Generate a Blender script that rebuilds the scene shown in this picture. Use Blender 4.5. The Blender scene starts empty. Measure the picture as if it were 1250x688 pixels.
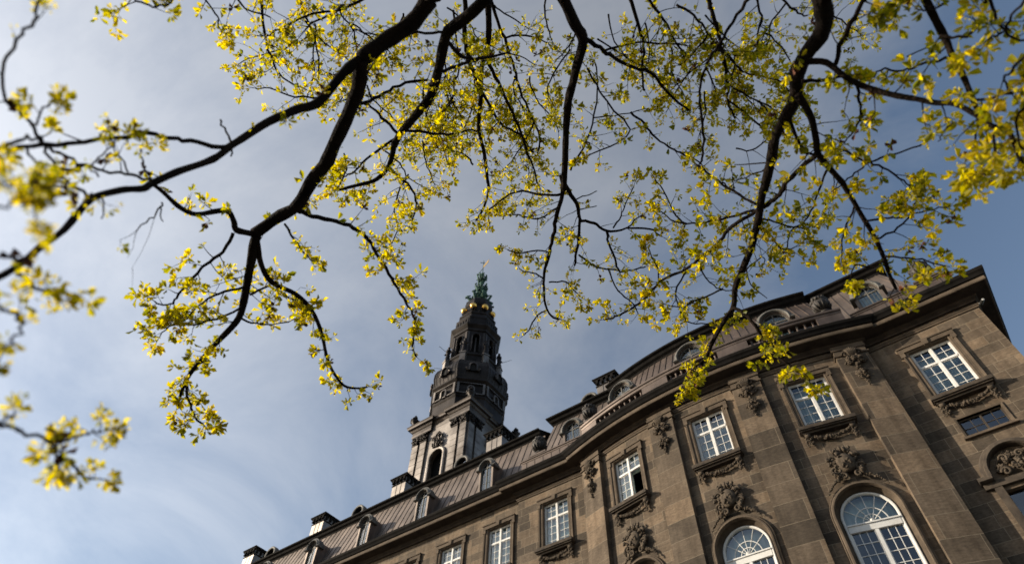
import bpy, bmesh, math, random
from mathutils import Vector, Matrix, noise
random.seed(7)
PI = math.pi
rad = math.radians
sc = bpy.context.scene
COL = sc.collection

# ------------------------------------------------------------------ camera (eye at the world origin, ground 1.6 m below)
YAW, PITCH, ROLL, FPX = -0.6760, 0.9410, 0.0440, 766.0
CF = Vector((math.sin(YAW)*math.cos(PITCH), math.cos(YAW)*math.cos(PITCH), math.sin(PITCH)))
r0 = Vector((math.cos(YAW), -math.sin(YAW), 0)); u0 = r0.cross(CF)
CR = math.cos(ROLL)*r0 + math.sin(ROLL)*u0
CU = -math.sin(ROLL)*r0 + math.cos(ROLL)*u0
cam = bpy.data.cameras.new('camera'); co = bpy.data.objects.new('camera', cam); COL.objects.link(co)
co.matrix_world = Matrix(((CR.x, CU.x, -CF.x, 0), (CR.y, CU.y, -CF.y, 0), (CR.z, CU.z, -CF.z, 0), (0, 0, 0, 1)))
cam.sensor_width = 36.0; cam.lens = FPX/1250*36.0
cam.clip_start = 0.05; cam.clip_end = 5000
cam.dof.use_dof = True; cam.dof.focus_distance = 7.5; cam.dof.aperture_fstop = 1.7
sc.camera = co

# ------------------------------------------------------------------ sky, sun, exposure
SUN_EL, SUN_AZ = rad(19.5), rad(238)          # azimuth clockwise from +Y: from the left, behind the camera
SKY_STRENGTH, SUN_STRENGTH = 0.09, 5.0
w = bpy.data.worlds.new('World'); sc.world = w; w.use_nodes = True
nt = w.node_tree; nt.nodes.clear(); N = nt.nodes.new; L = nt.links.new
out = N('ShaderNodeOutputWorld'); bg = N('ShaderNodeBackground'); bg.inputs['Strength'].default_value = SKY_STRENGTH
sky = N('ShaderNodeTexSky'); sky.sky_type = 'NISHITA'; sky.sun_disc = False
sky.sun_elevation = SUN_EL; sky.sun_rotation = SUN_AZ; sky.air_density = 1.0; sky.dust_density = 1.0; sky.ozone_density = 1.0
tc = N('ShaderNodeTexCoord')
mp = N('ShaderNodeMapping'); mp.inputs['Rotation'].default_value = (0.3, 0.2, 0.2); mp.inputs['Scale'].default_value = (1.0, 1.25, 1.5)
n1 = N('ShaderNodeTexNoise'); n1.inputs['Scale'].default_value = 2.1; n1.inputs['Detail'].default_value = 12; n1.inputs['Roughness'].default_value = 0.6; n1.inputs['Distortion'].default_value = 0.35
cr = N('ShaderNodeValToRGB'); cr.color_ramp.elements[0].position = 0.33; cr.color_ramp.elements[1].position = 0.78
cr.color_ramp.elements[0].color = (0.0, 0.0, 0.0, 1); cr.color_ramp.elements[1].color = (0.85, 0.85, 0.85, 1)
hsv = N('ShaderNodeHueSaturation'); hsv.inputs['Saturation'].default_value = 0.27; hsv.inputs['Value'].default_value = 2.0
mix = N('ShaderNodeMixRGB')
base = N('ShaderNodeHueSaturation'); base.inputs['Saturation'].default_value = 0.95; base.inputs['Value'].default_value = 1.18
L(tc.outputs['Generated'], mp.inputs['Vector']); L(mp.outputs[0], n1.inputs['Vector']); # the cirrus is thickest towards the left and overhead, and thins out to clear sky on the right
dt = N('ShaderNodeVectorMath'); dt.operation = 'DOT_PRODUCT'; dt.inputs[1].default_value = (-0.35, -0.05, 0.93)
mr = N('ShaderNodeMapRange'); mr.inputs['From Min'].default_value = 0.58; mr.inputs['From Max'].default_value = 0.95; mr.inputs['To Min'].default_value = -0.16; mr.inputs['To Max'].default_value = 0.27
ad = N('ShaderNodeMath'); ad.operation = 'ADD'
L(tc.outputs['Generated'], dt.inputs[0]); L(dt.outputs['Value'], mr.inputs['Value']); L(mr.outputs[0], ad.inputs[0]); L(n1.outputs['Fac'], ad.inputs[1]); L(ad.outputs[0], cr.inputs[0])
L(sky.outputs[0], hsv.inputs['Color']); L(sky.outputs[0], base.inputs['Color'])
L(cr.outputs[0], mix.inputs[0]); L(base.outputs[0], mix.inputs[1]); L(hsv.outputs[0], mix.inputs[2])
L(mix.outputs[0], bg.inputs['Color']); L(bg.outputs[0], out.inputs['Surface'])
sd = bpy.data.lights.new('sun', 'SUN'); sd.energy = SUN_STRENGTH; sd.angle = rad(0.53); sd.color = (1.0, 0.88, 0.70)
so = bpy.data.objects.new('sun', sd); COL.objects.link(so)
S = Vector((math.sin(SUN_AZ)*math.cos(SUN_EL), math.cos(SUN_AZ)*math.cos(SUN_EL), math.sin(SUN_EL)))
so.rotation_euler = (-S).to_track_quat('-Z', 'Y').to_euler(); so.location = (-30, -30, 30)
vs = sc.view_settings; vs.view_transform = 'Standard'; vs.look = 'None'; vs.gamma = 1.0; vs.use_curve_mapping = False
vs.exposure = 0.55
GZ = -1.6

# ------------------------------------------------------------------ helpers
class MB:
    """collects shapes, then links them as one mesh object"""
    def __init__(s): s.v = []; s.f = []; s.uv = {}; s.col = {}
    def add(s, vs, fs, uvs=None):
        b = len(s.v); s.v += [tuple(x) for x in vs]
        for i, f in enumerate(fs):
            if uvs: s.uv[len(s.f)] = [uvs[k] for k in f]
            s.f.append(tuple(b+k for k in f))
    def box(s, x0, x1, y0, y1, z0, z1, m=None):
        vs = [Vector((x, y, z)) for z in (z0, z1) for y in (y0, y1) for x in (x0, x1)]
        if m: vs = [m(v) for v in vs]
        s.add(vs, [(0, 2, 3, 1), (4, 5, 7, 6), (0, 1, 5, 4), (2, 6, 7, 3), (0, 4, 6, 2), (1, 3, 7, 5)])
    def rings(s, rings, close=False, cap=False):
        n = len(rings[0]); b = len(s.v)
        for r in rings: s.v += [tuple(p) for p in r]
        m = n if close else n-1
        for i in range(len(rings)-1):
            for j in range(m):
                k = (j+1) % n
                s.f.append((b+i*n+j, b+i*n+k, b+(i+1)*n+k, b+(i+1)*n+j))
        if cap:
            s.f.append(tuple(b+j for j in reversed(range(n)))); e = b+(len(rings)-1)*n
            s.f.append(tuple(e+j for j in range(n)))
    def lathe(s, prof, c=(0, 0, 0), n=14, rot0=0, cap=True):
        c = Vector(c)
        s.rings([[c+Vector((r*math.cos(rot0+2*PI*j/n), r*math.sin(rot0+2*PI*j/n), z)) for j in range(n)] for r, z in prof], True, cap)
    def tube(s, pts, rs, n=6, cap=True):
        rings = []; up = Vector((0.3, 0.2, 1)).normalized(); prev = None
        for i, p in enumerate(pts):
            t = (pts[min(i+1, len(pts)-1)]-pts[max(i-1, 0)])
            if t.length < 1e-9: t = Vector((0, 0, 1))
            t.normalize()
            a = prev if prev else up.cross(t)
            a = a - t*a.dot(t)
            if a.length < 1e-6: a = t.orthogonal()
            a.normalize(); prev = a; b = t.cross(a)
            rings.append([p+(a*math.cos(2*PI*j/n)+b*math.sin(2*PI*j/n))*rs[i] for j in range(n)])
        s.rings(rings, True, cap)
    def blob(s, c, r, sx=1, sy=1, sz=1, n=7, m=5, lump=0.25, mt=None):
        c = Vector(c); q = Vector((random.uniform(-9, 9),)*3)
        R = Matrix.Rotation(random.uniform(0, PI), 3, 'Y')
        rings = []
        for i in range(m+1):
            a = PI*i/m; ring = []
            for j in range(n):
                b = 2*PI*j/n
                d = Vector((math.sin(a)*math.cos(b), math.sin(a)*math.sin(b), math.cos(a)))
                k = r*(1+lump*noise.noise(d*1.7+q)*2)
                p = c+R @ Vector((d.x*k*sx, d.y*k*sy, d.z*k*sz))
                ring.append(mt(p) if mt else p)
            rings.append(ring)
        s.rings(rings, True)
    def build(s, name, mat, parent=None, loc=None, rotz=0, smooth=False):
        """vertices are in world space unless loc is given (then local to loc)"""
        me = bpy.data.meshes.new(name)
        base = Vector((0, 0, 0))
        if loc is None and parent is not None: base = wpos(parent)
        me.from_pydata([tuple(Vector(v)-base) for v in s.v] if base.length else s.v, [], s.f)
        if s.uv:
            ul = me.uv_layers.new(name='UVMap')
            for p in me.polygons:
                u = s.uv.get(p.index)
                if u:
                    for k, li in enumerate(p.loop_indices): ul.data[li].uv = u[k]
        me.materials.append(mat)
        if smooth: me.shade_smooth()
        if mat.name != 'window_glass':
            bm = bmesh.new(); bm.from_mesh(me); bmesh.ops.recalc_face_normals(bm, faces=bm.faces); bm.to_mesh(me); bm.free()
        o = bpy.data.objects.new(name, me); COL.objects.link(o)
        if parent: o.parent = parent
        if loc is not None: o.location = Vector(loc)-(wpos(parent) if parent else Vector()); o.rotation_euler.z = rotz
        return o

def wpos(o):
    p = Vector(o.location); q = o.parent
    while q: p = p+q.location; q = q.parent
    return p
def thing(name, label, cat, loc, group=None):
    o = bpy.data.objects.new(name, None); COL.objects.link(o); o.location = loc
    o['label'] = label; o['category'] = cat
    if group: o['group'] = group
    return o
def sub(name, mb, mat, parent, smooth=False):          # a child built in its parent's own space
    o = mb.build(name, mat, None, smooth=smooth); o.parent = parent; return o
def dup(o, parent, loc=None, rotz=0):                    # copies a part and its sub-parts
    c = o.copy(); COL.objects.link(c); c.parent = parent
    if loc is not None: c.location = Vector(loc)-wpos(parent); c.rotation_euler.z = rotz
    for k in [x for x in bpy.data.objects if x.parent == o]:
        dk = k.copy(); COL.objects.link(dk); dk.parent = c
    return c
def sweep(mb, path, prof, emb, closed=False, uv=False, cap=True):
    """mitred sweep of prof [(offset, height)] along a 2-D path; the offset grows to the right of the travel direction"""
    n = len(path); nor = []
    P = [Vector(p) for p in path]
    for i in range(n):
        ds = []
        if i > 0 or closed: ds.append((P[i]-P[i-1]).normalized())
        if i < n-1 or closed: ds.append((P[(i+1) % n]-P[i]).normalized())
        ns = [Vector((d.y, -d.x)) for d in ds]
        if len(ns) == 1: nor.append(ns[0])
        else:
            m = ns[0]+ns[1]
            nor.append(m/max(0.15, 1+ns[0].dot(ns[1])))
    rings = [[emb(P[i]+nor[i]*o, h) for o, h in prof] for i in range(n)]
    if closed: rings.append(rings[0])
    mb.rings(rings, False, cap and not closed)
def XY(p, h): return Vector((p.x, p.y, h))
def XZ(p, h): return Vector((p.x, -h, p.y))             # frames: h is how far it stands out of the wall (towards -y)

# ------------------------------------------------------------------ materials
def mat(name):
    m = bpy.data.materials.new(name); m.use_nodes = True
    t = m.node_tree; return m, t.nodes, t.links, t.nodes['Principled BSDF']
def noisy(name, c1, c2, scale=3.0, rough=0.8, metal=0.0, bump=0.15, spec=0.25, detail=8, fine=40.0, stretch=(1, 1, 1)):
    m, n, l, b = mat(name)
    tc = n.new('ShaderNodeTexCoord'); mp = n.new('ShaderNodeMapping'); mp.inputs['Scale'].default_value = stretch
    a = n.new('ShaderNodeTexNoise'); a.inputs['Scale'].default_value = scale; a.inputs['Detail'].default_value = detail; a.inputs['Roughness'].default_value = 0.62
    r = n.new('ShaderNodeValToRGB'); r.color_ramp.elements[0].position = 0.32; r.color_ramp.elements[1].position = 0.70
    r.color_ramp.elements[0].color = (*c1, 1); r.color_ramp.elements[1].color = (*c2, 1)
    l.new(tc.outputs['Object'], mp.inputs[0]); l.new(mp.outputs[0], a.inputs['Vector']); l.new(a.outputs['Fac'], r.inputs[0]); l.new(r.outputs[0], b.inputs['Base Color'])
    b.inputs['Roughness'].default_value = rough; b.inputs['Metallic'].default_value = metal; b.inputs['Specular IOR Level'].default_value = 0.5 if metal else spec
    if bump:
        f = n.new('ShaderNodeTexNoise'); f.inputs['Scale'].default_value = fine; f.inputs['Detail'].default_value = 5
        bp = n.new('ShaderNodeBump'); bp.inputs['Strength'].default_value = bump; bp.inputs['Distance'].default_value = 0.02
        l.new(tc.outputs['Object'], f.inputs['Vector']); l.new(f.outputs['Fac'], bp.inputs['Height']); l.new(bp.outputs[0], b.inputs['Normal'])
    return m
def ashlar(name, bw, rh, off, squash=1.0):
    """coursed sandstone from UVs in metres: blocks of varying tone, pale joints, weather stains"""
    m, n, l, b = mat(name)
    uv = n.new('ShaderNodeUVMap'); uv.uv_map = 'UVMap'
    br = n.new('ShaderNodeTexBrick'); br.inputs['Scale'].default_value = 1.0
    br.inputs['Brick Width'].default_value = bw; br.inputs['Row Height'].default_value = rh
    br.inputs['Mortar Size'].default_value = 0.011; br.inputs['Mortar Smooth'].default_value = 0.3; br.inputs['Bias'].default_value = 0.0
    br.offset = off; br.offset_frequency = 2; br.squash = squash; br.squash_frequency = 3
    br.inputs['Color1'].default_value = (0.0, 0.0, 0.0, 1); br.inputs['Color2'].default_value = (1, 1, 1, 1); br.inputs['Mortar'].default_value = (0.5, 0.5, 0.5, 1)
    wv = n.new('ShaderNodeTexNoise'); wv.inputs['Scale'].default_value = 1.3; wv.inputs['Detail'].default_value = 3
    ad = n.new('ShaderNodeMixRGB'); ad.blend_type = 'LINEAR_LIGHT'; ad.inputs[0].default_value = 0.012
    l.new(uv.outputs[0], wv.inputs['Vector']); l.new(uv.outputs[0], ad.inputs[1]); l.new(wv.outputs['Color'], ad.inputs[2]); l.new(ad.outputs[0], br.inputs['Vector'])
    r = n.new('ShaderNodeValToRGB'); e = r.color_ramp.elements
    e[0].position = 0.0; e[0].color = (0.070, 0.056, 0.043, 1); e[1].position = 1.0; e[1].color = (0.215, 0.160, 0.112, 1)
    x = e.new(0.3); x.color = (0.110, 0.087, 0.066, 1); x = e.new(0.7); x.color = (0.152, 0.116, 0.084, 1)
    l.new(br.outputs['Color'], r.inputs[0])
    nz = n.new('ShaderNodeTexNoise'); nz.inputs['Scale'].default_value = 0.55; nz.inputs['Detail'].default_value = 10; nz.inputs['Roughness'].default_value = 0.68
    nr = n.new('ShaderNodeValToRGB'); nr.color_ramp.elements[0].position = 0.33; nr.color_ramp.elements[1].position = 0.66
    nr.color_ramp.elements[0].color = (0.55, 0.53, 0.51, 1); nr.color_ramp.elements[1].color = (1.15, 1.13, 1.1, 1)
    l.new(uv.outputs[0], nz.inputs['Vector']); l.new(nz.outputs['Fac'], nr.inputs[0])
    gr = n.new('ShaderNodeTexNoise'); gr.inputs['Scale'].default_value = 9.0; gr.inputs['Detail'].default_value = 9; gr.inputs['Roughness'].default_value = 0.7
    gm = n.new('ShaderNodeMapping'); gm.inputs['Scale'].default_value = (0.6, 1.6, 1); gm.inputs['Rotation'].default_value = (0, 0, 0.25)
    gq = n.new('ShaderNodeValToRGB'); gq.color_ramp.elements[0].position = 0.35; gq.color_ramp.elements[1].position = 0.65
    gq.color_ramp.elements[0].color = (0.66, 0.66, 0.66, 1); gq.color_ramp.elements[1].color = (1.2, 1.19, 1.17, 1)
    l.new(uv.outputs[0], gm.inputs[0]); l.new(gm.outputs[0], gr.inputs['Vector']); l.new(gr.outputs['Fac'], gq.inputs[0])
    m1 = n.new('ShaderNodeMixRGB'); m1.blend_type = 'MULTIPLY'; m1.inputs[0].default_value = 1; l.new(r.outputs[0], m1.inputs[1]); l.new(nr.outputs[0], m1.inputs[2])
    m2 = n.new('ShaderNodeMixRGB'); m2.blend_type = 'MULTIPLY'; m2.inputs[0].default_value = 1; l.new(m1.outputs[0], m2.inputs[1]); l.new(gq.outputs[0], m2.inputs[2])
    sm_ = n.new('ShaderNodeMapping'); sm_.inputs['Scale'].default_value = (2.6, 0.16, 1); sn = n.new('ShaderNodeTexNoise'); sn.inputs['Scale'].default_value = 1.0; sn.inputs['Detail'].default_value = 7; sn.inputs['Roughness'].default_value = 0.65
    sr_ = n.new('ShaderNodeValToRGB'); sr_.color_ramp.elements[0].position = 0.36; sr_.color_ramp.elements[1].position = 0.58
    sr_.color_ramp.elements[0].color = (0.66, 0.64, 0.62, 1); sr_.color_ramp.elements[1].color = (1.05, 1.05, 1.05, 1)
    l.new(uv.outputs[0], sm_.inputs[0]); l.new(sm_.outputs[0], sn.inputs['Vector']); l.new(sn.outputs['Fac'], sr_.inputs[0])
    m3 = n.new('ShaderNodeMixRGB'); m3.blend_type = 'MULTIPLY'; m3.inputs[0].default_value = 0.8; l.new(m2.outputs[0], m3.inputs[1]); l.new(sr_.outputs[0], m3.inputs[2]); m2 = m3
    jt = n.new('ShaderNodeMixRGB'); jt.inputs[2].default_value = (0.22, 0.18, 0.13, 1); l.new(m2.outputs[0], jt.inputs[1])
    jf = n.new('ShaderNodeMath'); jf.operation = 'MULTIPLY'; jf.inputs[1].default_value = 0.6; l.new(br.outputs['Fac'], jf.inputs[0]); l.new(jf.outputs[0], jt.inputs[0])
    l.new(jt.outputs[0], b.inputs['Base Color']); b.inputs['Roughness'].default_value = 0.9; b.inputs['Specular IOR Level'].default_value = 0.25
    bp = n.new('ShaderNodeBump'); bp.inputs['Strength'].default_value = 0.35; bp.inputs['Distance'].default_value = 0.012
    hm = n.new('ShaderNodeMath'); hm.operation = 'SUBTRACT'; l.new(gr.outputs['Fac'], hm.inputs[0]); l.new(br.outputs['Fac'], hm.inputs[1]); l.new(hm.outputs[0], bp.inputs['Height']); l.new(bp.outputs[0], b.inputs['Normal'])
    return m
M_WALL = ashlar('coursed_sandstone', 1.05, 0.462, 0.5, 0.72)
M_PIL = ashlar('large_block_sandstone', 3.7, 0.87, 0.27)
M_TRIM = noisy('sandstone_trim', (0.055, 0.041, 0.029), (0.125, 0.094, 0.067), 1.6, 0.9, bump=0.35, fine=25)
M_CARVE = noisy('weathered_carving', (0.034, 0.026, 0.019), (0.11, 0.084, 0.06), 4.0, 0.92, bump=0.5, fine=30)
M_CSHADE = noisy('shade_darkened_cornice_stone', (0.026, 0.02, 0.016), (0.066, 0.05, 0.038), 1.8, 0.92, bump=0.3, fine=20)  # cornice stone darkened to paint in the shade of its underside
M_SILL = noisy('sooty_sandstone', (0.032, 0.025, 0.02), (0.085, 0.066, 0.049), 3.0, 0.9, bump=0.3)
M_ROOF = noisy('weathered_roof_metal', (0.085, 0.067, 0.057), (0.235, 0.188, 0.16), 1.1, 0.58, 0.6, bump=0.14, fine=3, stretch=(1, 1, 0.3))
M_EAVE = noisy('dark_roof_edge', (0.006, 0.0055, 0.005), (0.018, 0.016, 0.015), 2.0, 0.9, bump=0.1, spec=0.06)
M_PARAPET = noisy('brown_sheet_metal', (0.06, 0.045, 0.038), (0.14, 0.106, 0.09), 1.2, 0.58, 0.5, bump=0.1, fine=5)
M_TOWER = noisy('tower_cladding', (0.085, 0.073, 0.065), (0.29, 0.262, 0.24), 0.35, 0.55, 0.92, bump=0.12, fine=6)
M_TSHADE = noisy('tower_shade_dark_metal', (0.008, 0.0065, 0.006), (0.042, 0.035, 0.032), 0.5, 0.55, 0.85, bump=0.2, fine=5)  # cladding metal darkened to paint in shade on upper stages and ornaments
M_TMID = noisy('tower_metal', (0.03, 0.025, 0.023), (0.11, 0.095, 0.087), 0.4, 0.55, 0.88, bump=0.15, fine=6)
M_URN = noisy('dark_urn_metal', (0.02, 0.018, 0.017), (0.06, 0.052, 0.046), 3.0, 0.6, bump=0.4, fine=14)
M_WHITE = noisy('white_window_paint', (0.5576, 0.5412, 0.5084), (0.6724, 0.6642, 0.6478), 5.0, 0.45, bump=0.03)
M_GREY = noisy('grey_green_paint', (0.065, 0.062, 0.056), (0.15, 0.143, 0.13), 4.0, 0.6, bump=0.06)
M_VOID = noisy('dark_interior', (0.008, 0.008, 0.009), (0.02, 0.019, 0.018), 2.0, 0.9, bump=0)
M_CURT = noisy('pale_curtain', (0.58, 0.72, 0.65), (0.74, 0.85, 0.79), 1.0, 0.9, bump=0.05, stretch=(6, 6, 0.4))
M_CURTD = noisy('grey_blind', (0.27, 0.35, 0.36), (0.44, 0.52, 0.52), 1.0, 0.9, bump=0.05, stretch=(6, 6, 0.4))
M_GOLD = noisy('gilding', (0.75, 0.42, 0.08), (0.95, 0.62, 0.18), 3.0, 0.28, 1.0, bump=0)
M_VERD = noisy('verdigris_copper', (0.012, 0.03, 0.023), (0.07, 0.15, 0.115), 1.2, 0.75, bump=0.2, fine=5)
M_BLACK = noisy('black_plastic', (0.015, 0.015, 0.015), (0.03, 0.03, 0.03), 6, 0.4, bump=0)
def glass_mat(name, tint, refl_min):
    m, n, l, b = mat(name); n.remove(b); o = n['Material Output']
    tr = n.new('ShaderNodeBsdfTransparent'); tr.inputs[0].default_value = (*tint, 1)
    gl = n.new('ShaderNodeBsdfGlossy'); gl.inputs['Roughness'].default_value = 0.03; gl.inputs[0].default_value = (0.92, 0.96, 1, 1)
    fr = n.new('ShaderNodeFresnel'); fr.inputs[0].default_value = 1.5
    mx = n.new('ShaderNodeMath'); mx.operation = 'MULTIPLY_ADD'; mx.inputs[1].default_value = 2.0; mx.inputs[2].default_value = refl_min
    nz = n.new('ShaderNodeTexNoise'); nz.inputs['Scale'].default_value = 1.6; nz.inputs['Detail'].default_value = 1
    tc = n.new('ShaderNodeTexCoord'); l.new(tc.outputs['Object'], nz.inputs['Vector'])
    bp = n.new('ShaderNodeBump'); bp.inputs['Strength'].default_value = 0.12; bp.inputs['Distance'].default_value = 0.05; l.new(nz.outputs['Fac'], bp.inputs['Height'])
    l.new(bp.outputs[0], gl.inputs['Normal'])
    ms = n.new('ShaderNodeMixShader'); l.new(fr.outputs[0], mx.inputs[0]); l.new(mx.outputs[0], ms.inputs[0]); l.new(tr.outputs[0], ms.inputs[1]); l.new(gl.outputs[0], ms.inputs[2]); l.new(ms.outputs[0], o.inputs[0])
    return m
M_GLASS = glass_mat('window_glass', (0.95, 0.985, 0.97), 0.04)
def leaf_mat():
    m, n, l, b = mat('young_leaf'); o = n['Material Output']
    at = n.new('ShaderNodeAttribute'); at.attribute_name = 'tone'; at.attribute_type = 'GEOMETRY'
    r = n.new('ShaderNodeValToRGB'); e = r.color_ramp.elements
    e[0].color = (0.115, 0.125, 0.014, 1); e[1].color = (0.52, 0.41, 0.028, 1); x = e.new(0.5); x.color = (0.32, 0.275, 0.02, 1)
    l.new(at.outputs['Fac'], r.inputs[0]); l.new(r.outputs[0], b.inputs['Base Color']); b.inputs['Roughness'].default_value = 0.5
    tr = n.new('ShaderNodeBsdfTranslucent'); hs = n.new('ShaderNodeHueSaturation'); hs.inputs['Value'].default_value = 1.9; hs.inputs['Saturation'].default_value = 1.1
    l.new(r.outputs[0], hs.inputs['Color']); l.new(hs.outputs[0], tr.inputs[0])
    ms = n.new('ShaderNodeMixShader'); ms.inputs[0].default_value = 0.66; l.new(b.outputs[0], ms.inputs[1]); l.new(tr.outputs[0], ms.inputs[2]); l.new(ms.outputs[0], o.inputs[0])
    return m
M_LEAF = leaf_mat()
M_DRY = noisy('withered_leaf', (0.07, 0.025, 0.012), (0.16, 0.06, 0.03), 8, 0.8, bump=0)
M_BARK = noisy('bark', (0.004, 0.003, 0.0025), (0.02, 0.0135, 0.010), 9.0, 0.95, bump=1.0, spec=0.08, fine=45, stretch=(1, 1, 0.35))
M_PAVE = None
def paving():
    m, n, l, b = mat('granite_setts')
    tc = n.new('ShaderNodeTexCoord'); br = n.new('ShaderNodeTexBrick'); br.inputs['Scale'].default_value = 1.0
    br.inputs['Brick Width'].default_value = 0.2; br.inputs['Row Height'].default_value = 0.12; br.inputs['Mortar Size'].default_value = 0.008
    br.inputs['Color1'].default_value = (0.06, 0.057, 0.054, 1); br.inputs['Color2'].default_value = (0.12, 0.11, 0.10, 1); br.inputs['Mortar'].default_value = (0.07, 0.065, 0.06, 1)
    l.new(tc.outputs['Object'], br.inputs['Vector']); l.new(br.outputs['Color'], b.inputs['Base Color']); b.inputs['Roughness'].default_value = 0.85
    return m

# ------------------------------------------------------------------ ground
g = MB(); g.add([(-900, -900, GZ), (900, -900, GZ), (900, 900, GZ), (-900, 900, GZ)], [(0, 1, 2, 3)])
go = g.build('paved_courtyard', paving()); go['kind'] = 'structure'; go['label'] = 'grey granite sett paving of the palace courtyard'

# wing added out of view behind the left shoulder to shade the courtyard floor
wing = thing('added_shade_wing', 'unseen stone wing with a dark roof, added behind the left shoulder to shade the courtyard', 'building', (-52, -30, GZ))
wm = MB(); wm.box(-60, -46, -95, 3, GZ, 12.5)
wr = MB(); wr.rings([[Vector((-45.3, y, 12.5)), Vector((-49, y, 16.6)), Vector((-57, y, 16.6)), Vector((-60.7, y, 12.5))] for y in (-95.6, 3.5)], True, True)
wv_ = MB()
for i in range(22):
    for z in (1.2, 6.6): wv_.box(-45.98, -45.9, -93+4.35*i, -91.5+4.35*i, z, z+3.2)

# ------------------------------------------------------------------ palace: plan
BX, BY, BR = -6.53, 46.8, 23.65                 # bow: centre of its circle and radius of its wall face
Y1, Y2 = 24.86, 24.65                           # wall faces: long wing, end bays
XA, XS, XE = -85.0, -18.6, 5.52                 # far end, step of the wing, right-hand corner
TB = rad(18.3)                                  # half angle of the bow
def bowp(t, r=BR): return Vector((BX+r*math.sin(t), BY-r*math.cos(t)))
bl, brt = bowp(-TB), bowp(TB)
ARC = [bowp(-TB+2*TB*i/36) for i in range(37)]
PLAN = [(XA, Y1), (XS, Y1), (XS, Y2), (bl.x, Y2)] + [tuple(p) for p in ARC] + [(brt.x, Y2), (XE, Y2), (XE, 60.0)]
palace = thing('palace', 'brown sandstone palace with bowed front, balustrade, urns and seamed mansard roof', 'palace', (BX, Y2, GZ))

def flat(x0, y): return lambda s, z, d=0: Vector((x0+s, y-d, z))
def bow(s, z, d=0):
    t = s/BR; p = bowp(t, BR+d); return Vector((p.x, p.y, z))
def side(s, z, d=0): return Vector((XE+d, Y2+s, z))
def wall(mb, M, s0, s1, z0, z1, holes, ds=1.0, rev=0.32):
    """wall skin with rectangular or round-headed holes and their reveals; holes: (sc, half, zbot, ztop, arched)"""
    S = {s0, s1}; Z = {z0, z1}
    for c, h, a, b, ar in holes: S |= {c-h, c+h}; Z |= {a, b}
    S = sorted(S); T = []
    for a, b in zip(S, S[1:]):
        k = max(1, int(math.ceil((b-a)/ds))); T += [a+(b-a)*i/k for i in range(k)]
    S = T+[S[-1]]; Z = sorted(Z)
    def q(pts):
        mb.add([M(*p) for p in pts], [tuple(range(len(pts)))], [(p[0], p[1]) for p in pts])
    for a, b in zip(S, S[1:]):
        for c, d in zip(Z, Z[1:]):
            mx, mz = (a+b)/2, (c+d)/2
            if any(abs(mx-hc) < hh and ha < mz < hb for hc, hh, ha, hb, _ in holes): continue
            q([(a, c, 0), (b, c, 0), (b, d, 0), (a, d, 0)])
    for hc, hh, ha, hb, ar in holes:
        if ar:
            zs = hb-hh; n = 20; arc = [(hc-hh*math.cos(PI*i/n), zs+hh*math.sin(PI*i/n)) for i in range(n+1)]
            for (x0, y0), (x1, y1) in zip(arc, arc[1:]): q([(x0, y0, 0), (x1, y1, 0), (x1, hb, 0), (x0, hb, 0)])
            out = [(hc-hh, ha)]+arc+[(hc+hh, ha)]
        else: out = [(hc-hh, ha), (hc-hh, hb), (hc+hh, hb), (hc+hh, ha)]
        out.append(out[0])
        for (x0, y0), (x1, y1) in zip(out, out[1:]): q([(x0, y0, 0), (x1, y1, 0), (x1, y1, -rev), (x0, y0, -rev)])
ZS = 17.80                                       # sill height of the upper windows
WH, WTOP = 0.80, 2.66                            # opening half width, height
WT = 22.3
W1X = [-20.05-3.52*i for i in range(12)]
W2X, W3X = -16.12, 3.06
BOWT = [-0.1965, 0.0, 0.1965]
m1 = MB(); wall(m1, flat(0, Y1), XA, XS, GZ, WT, [(x, WH, ZS, ZS+WTOP, False) for x in W1X], 6)
m1.add([(XS, Y1, GZ), (XS, Y2, GZ), (XS, Y2, WT), (XS, Y1, WT)], [(0, 1, 2, 3)], [(0, GZ), (.3, GZ), (.3, WT), (0, WT)])
m1.build('wall', M_WALL, palace)
m1 = MB(); wall(m1, flat(0, Y2), XS, bl.x, GZ, WT, [(W2X, WH, ZS, ZS+WTOP, False)], 3); m1.build('wall', M_WALL, palace)
m1 = MB()
wall(m1, flat(0, Y2), brt.x, XE, GZ, WT, [(W3X, WH, ZS, ZS+WTOP, False), (W3X, 0.76, 15.88, 16.72, False), (W3X, .78, 11.0, 13.6, False)], 3)
wall(m1, side, 0, 20, GZ, WT, [], 3)
m1.build('wall', M_WALL, palace)
m1 = MB(); H = []
for t in BOWT: H += [(t*BR, WH, ZS, ZS+WTOP, False), (t*BR, 1.30, 9.6, 15.08, True)]
wall(m1, bow, -TB*BR, TB*BR, GZ, WT, H, 0.5)
for t, sg in ((-TB, -1), (TB, 1)):
    p = bowp(t); m1.add([(p.x, p.y, GZ), (p.x, Y2+.05, GZ), (p.x, Y2+.05, WT), (p.x, p.y, WT)], [(0, 1, 2, 3)], [(0, GZ), (.3, GZ), (.3, WT), (0, WT)])
m1.build('wall', M_WALL, palace)

wm.build('wall', M_TRIM, wing); wr.build('roof', M_EAVE, wing)
for i in range(0, len(wv_.f), 6):
    b0 = min(min(f) for f in wv_.f[i:i+6]); q_ = MB(); q_.add(wv_.v[b0:b0+8], [tuple(k-b0 for k in f) for f in wv_.f[i:i+6]]); q_.build('window', M_VOID, wing)

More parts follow.
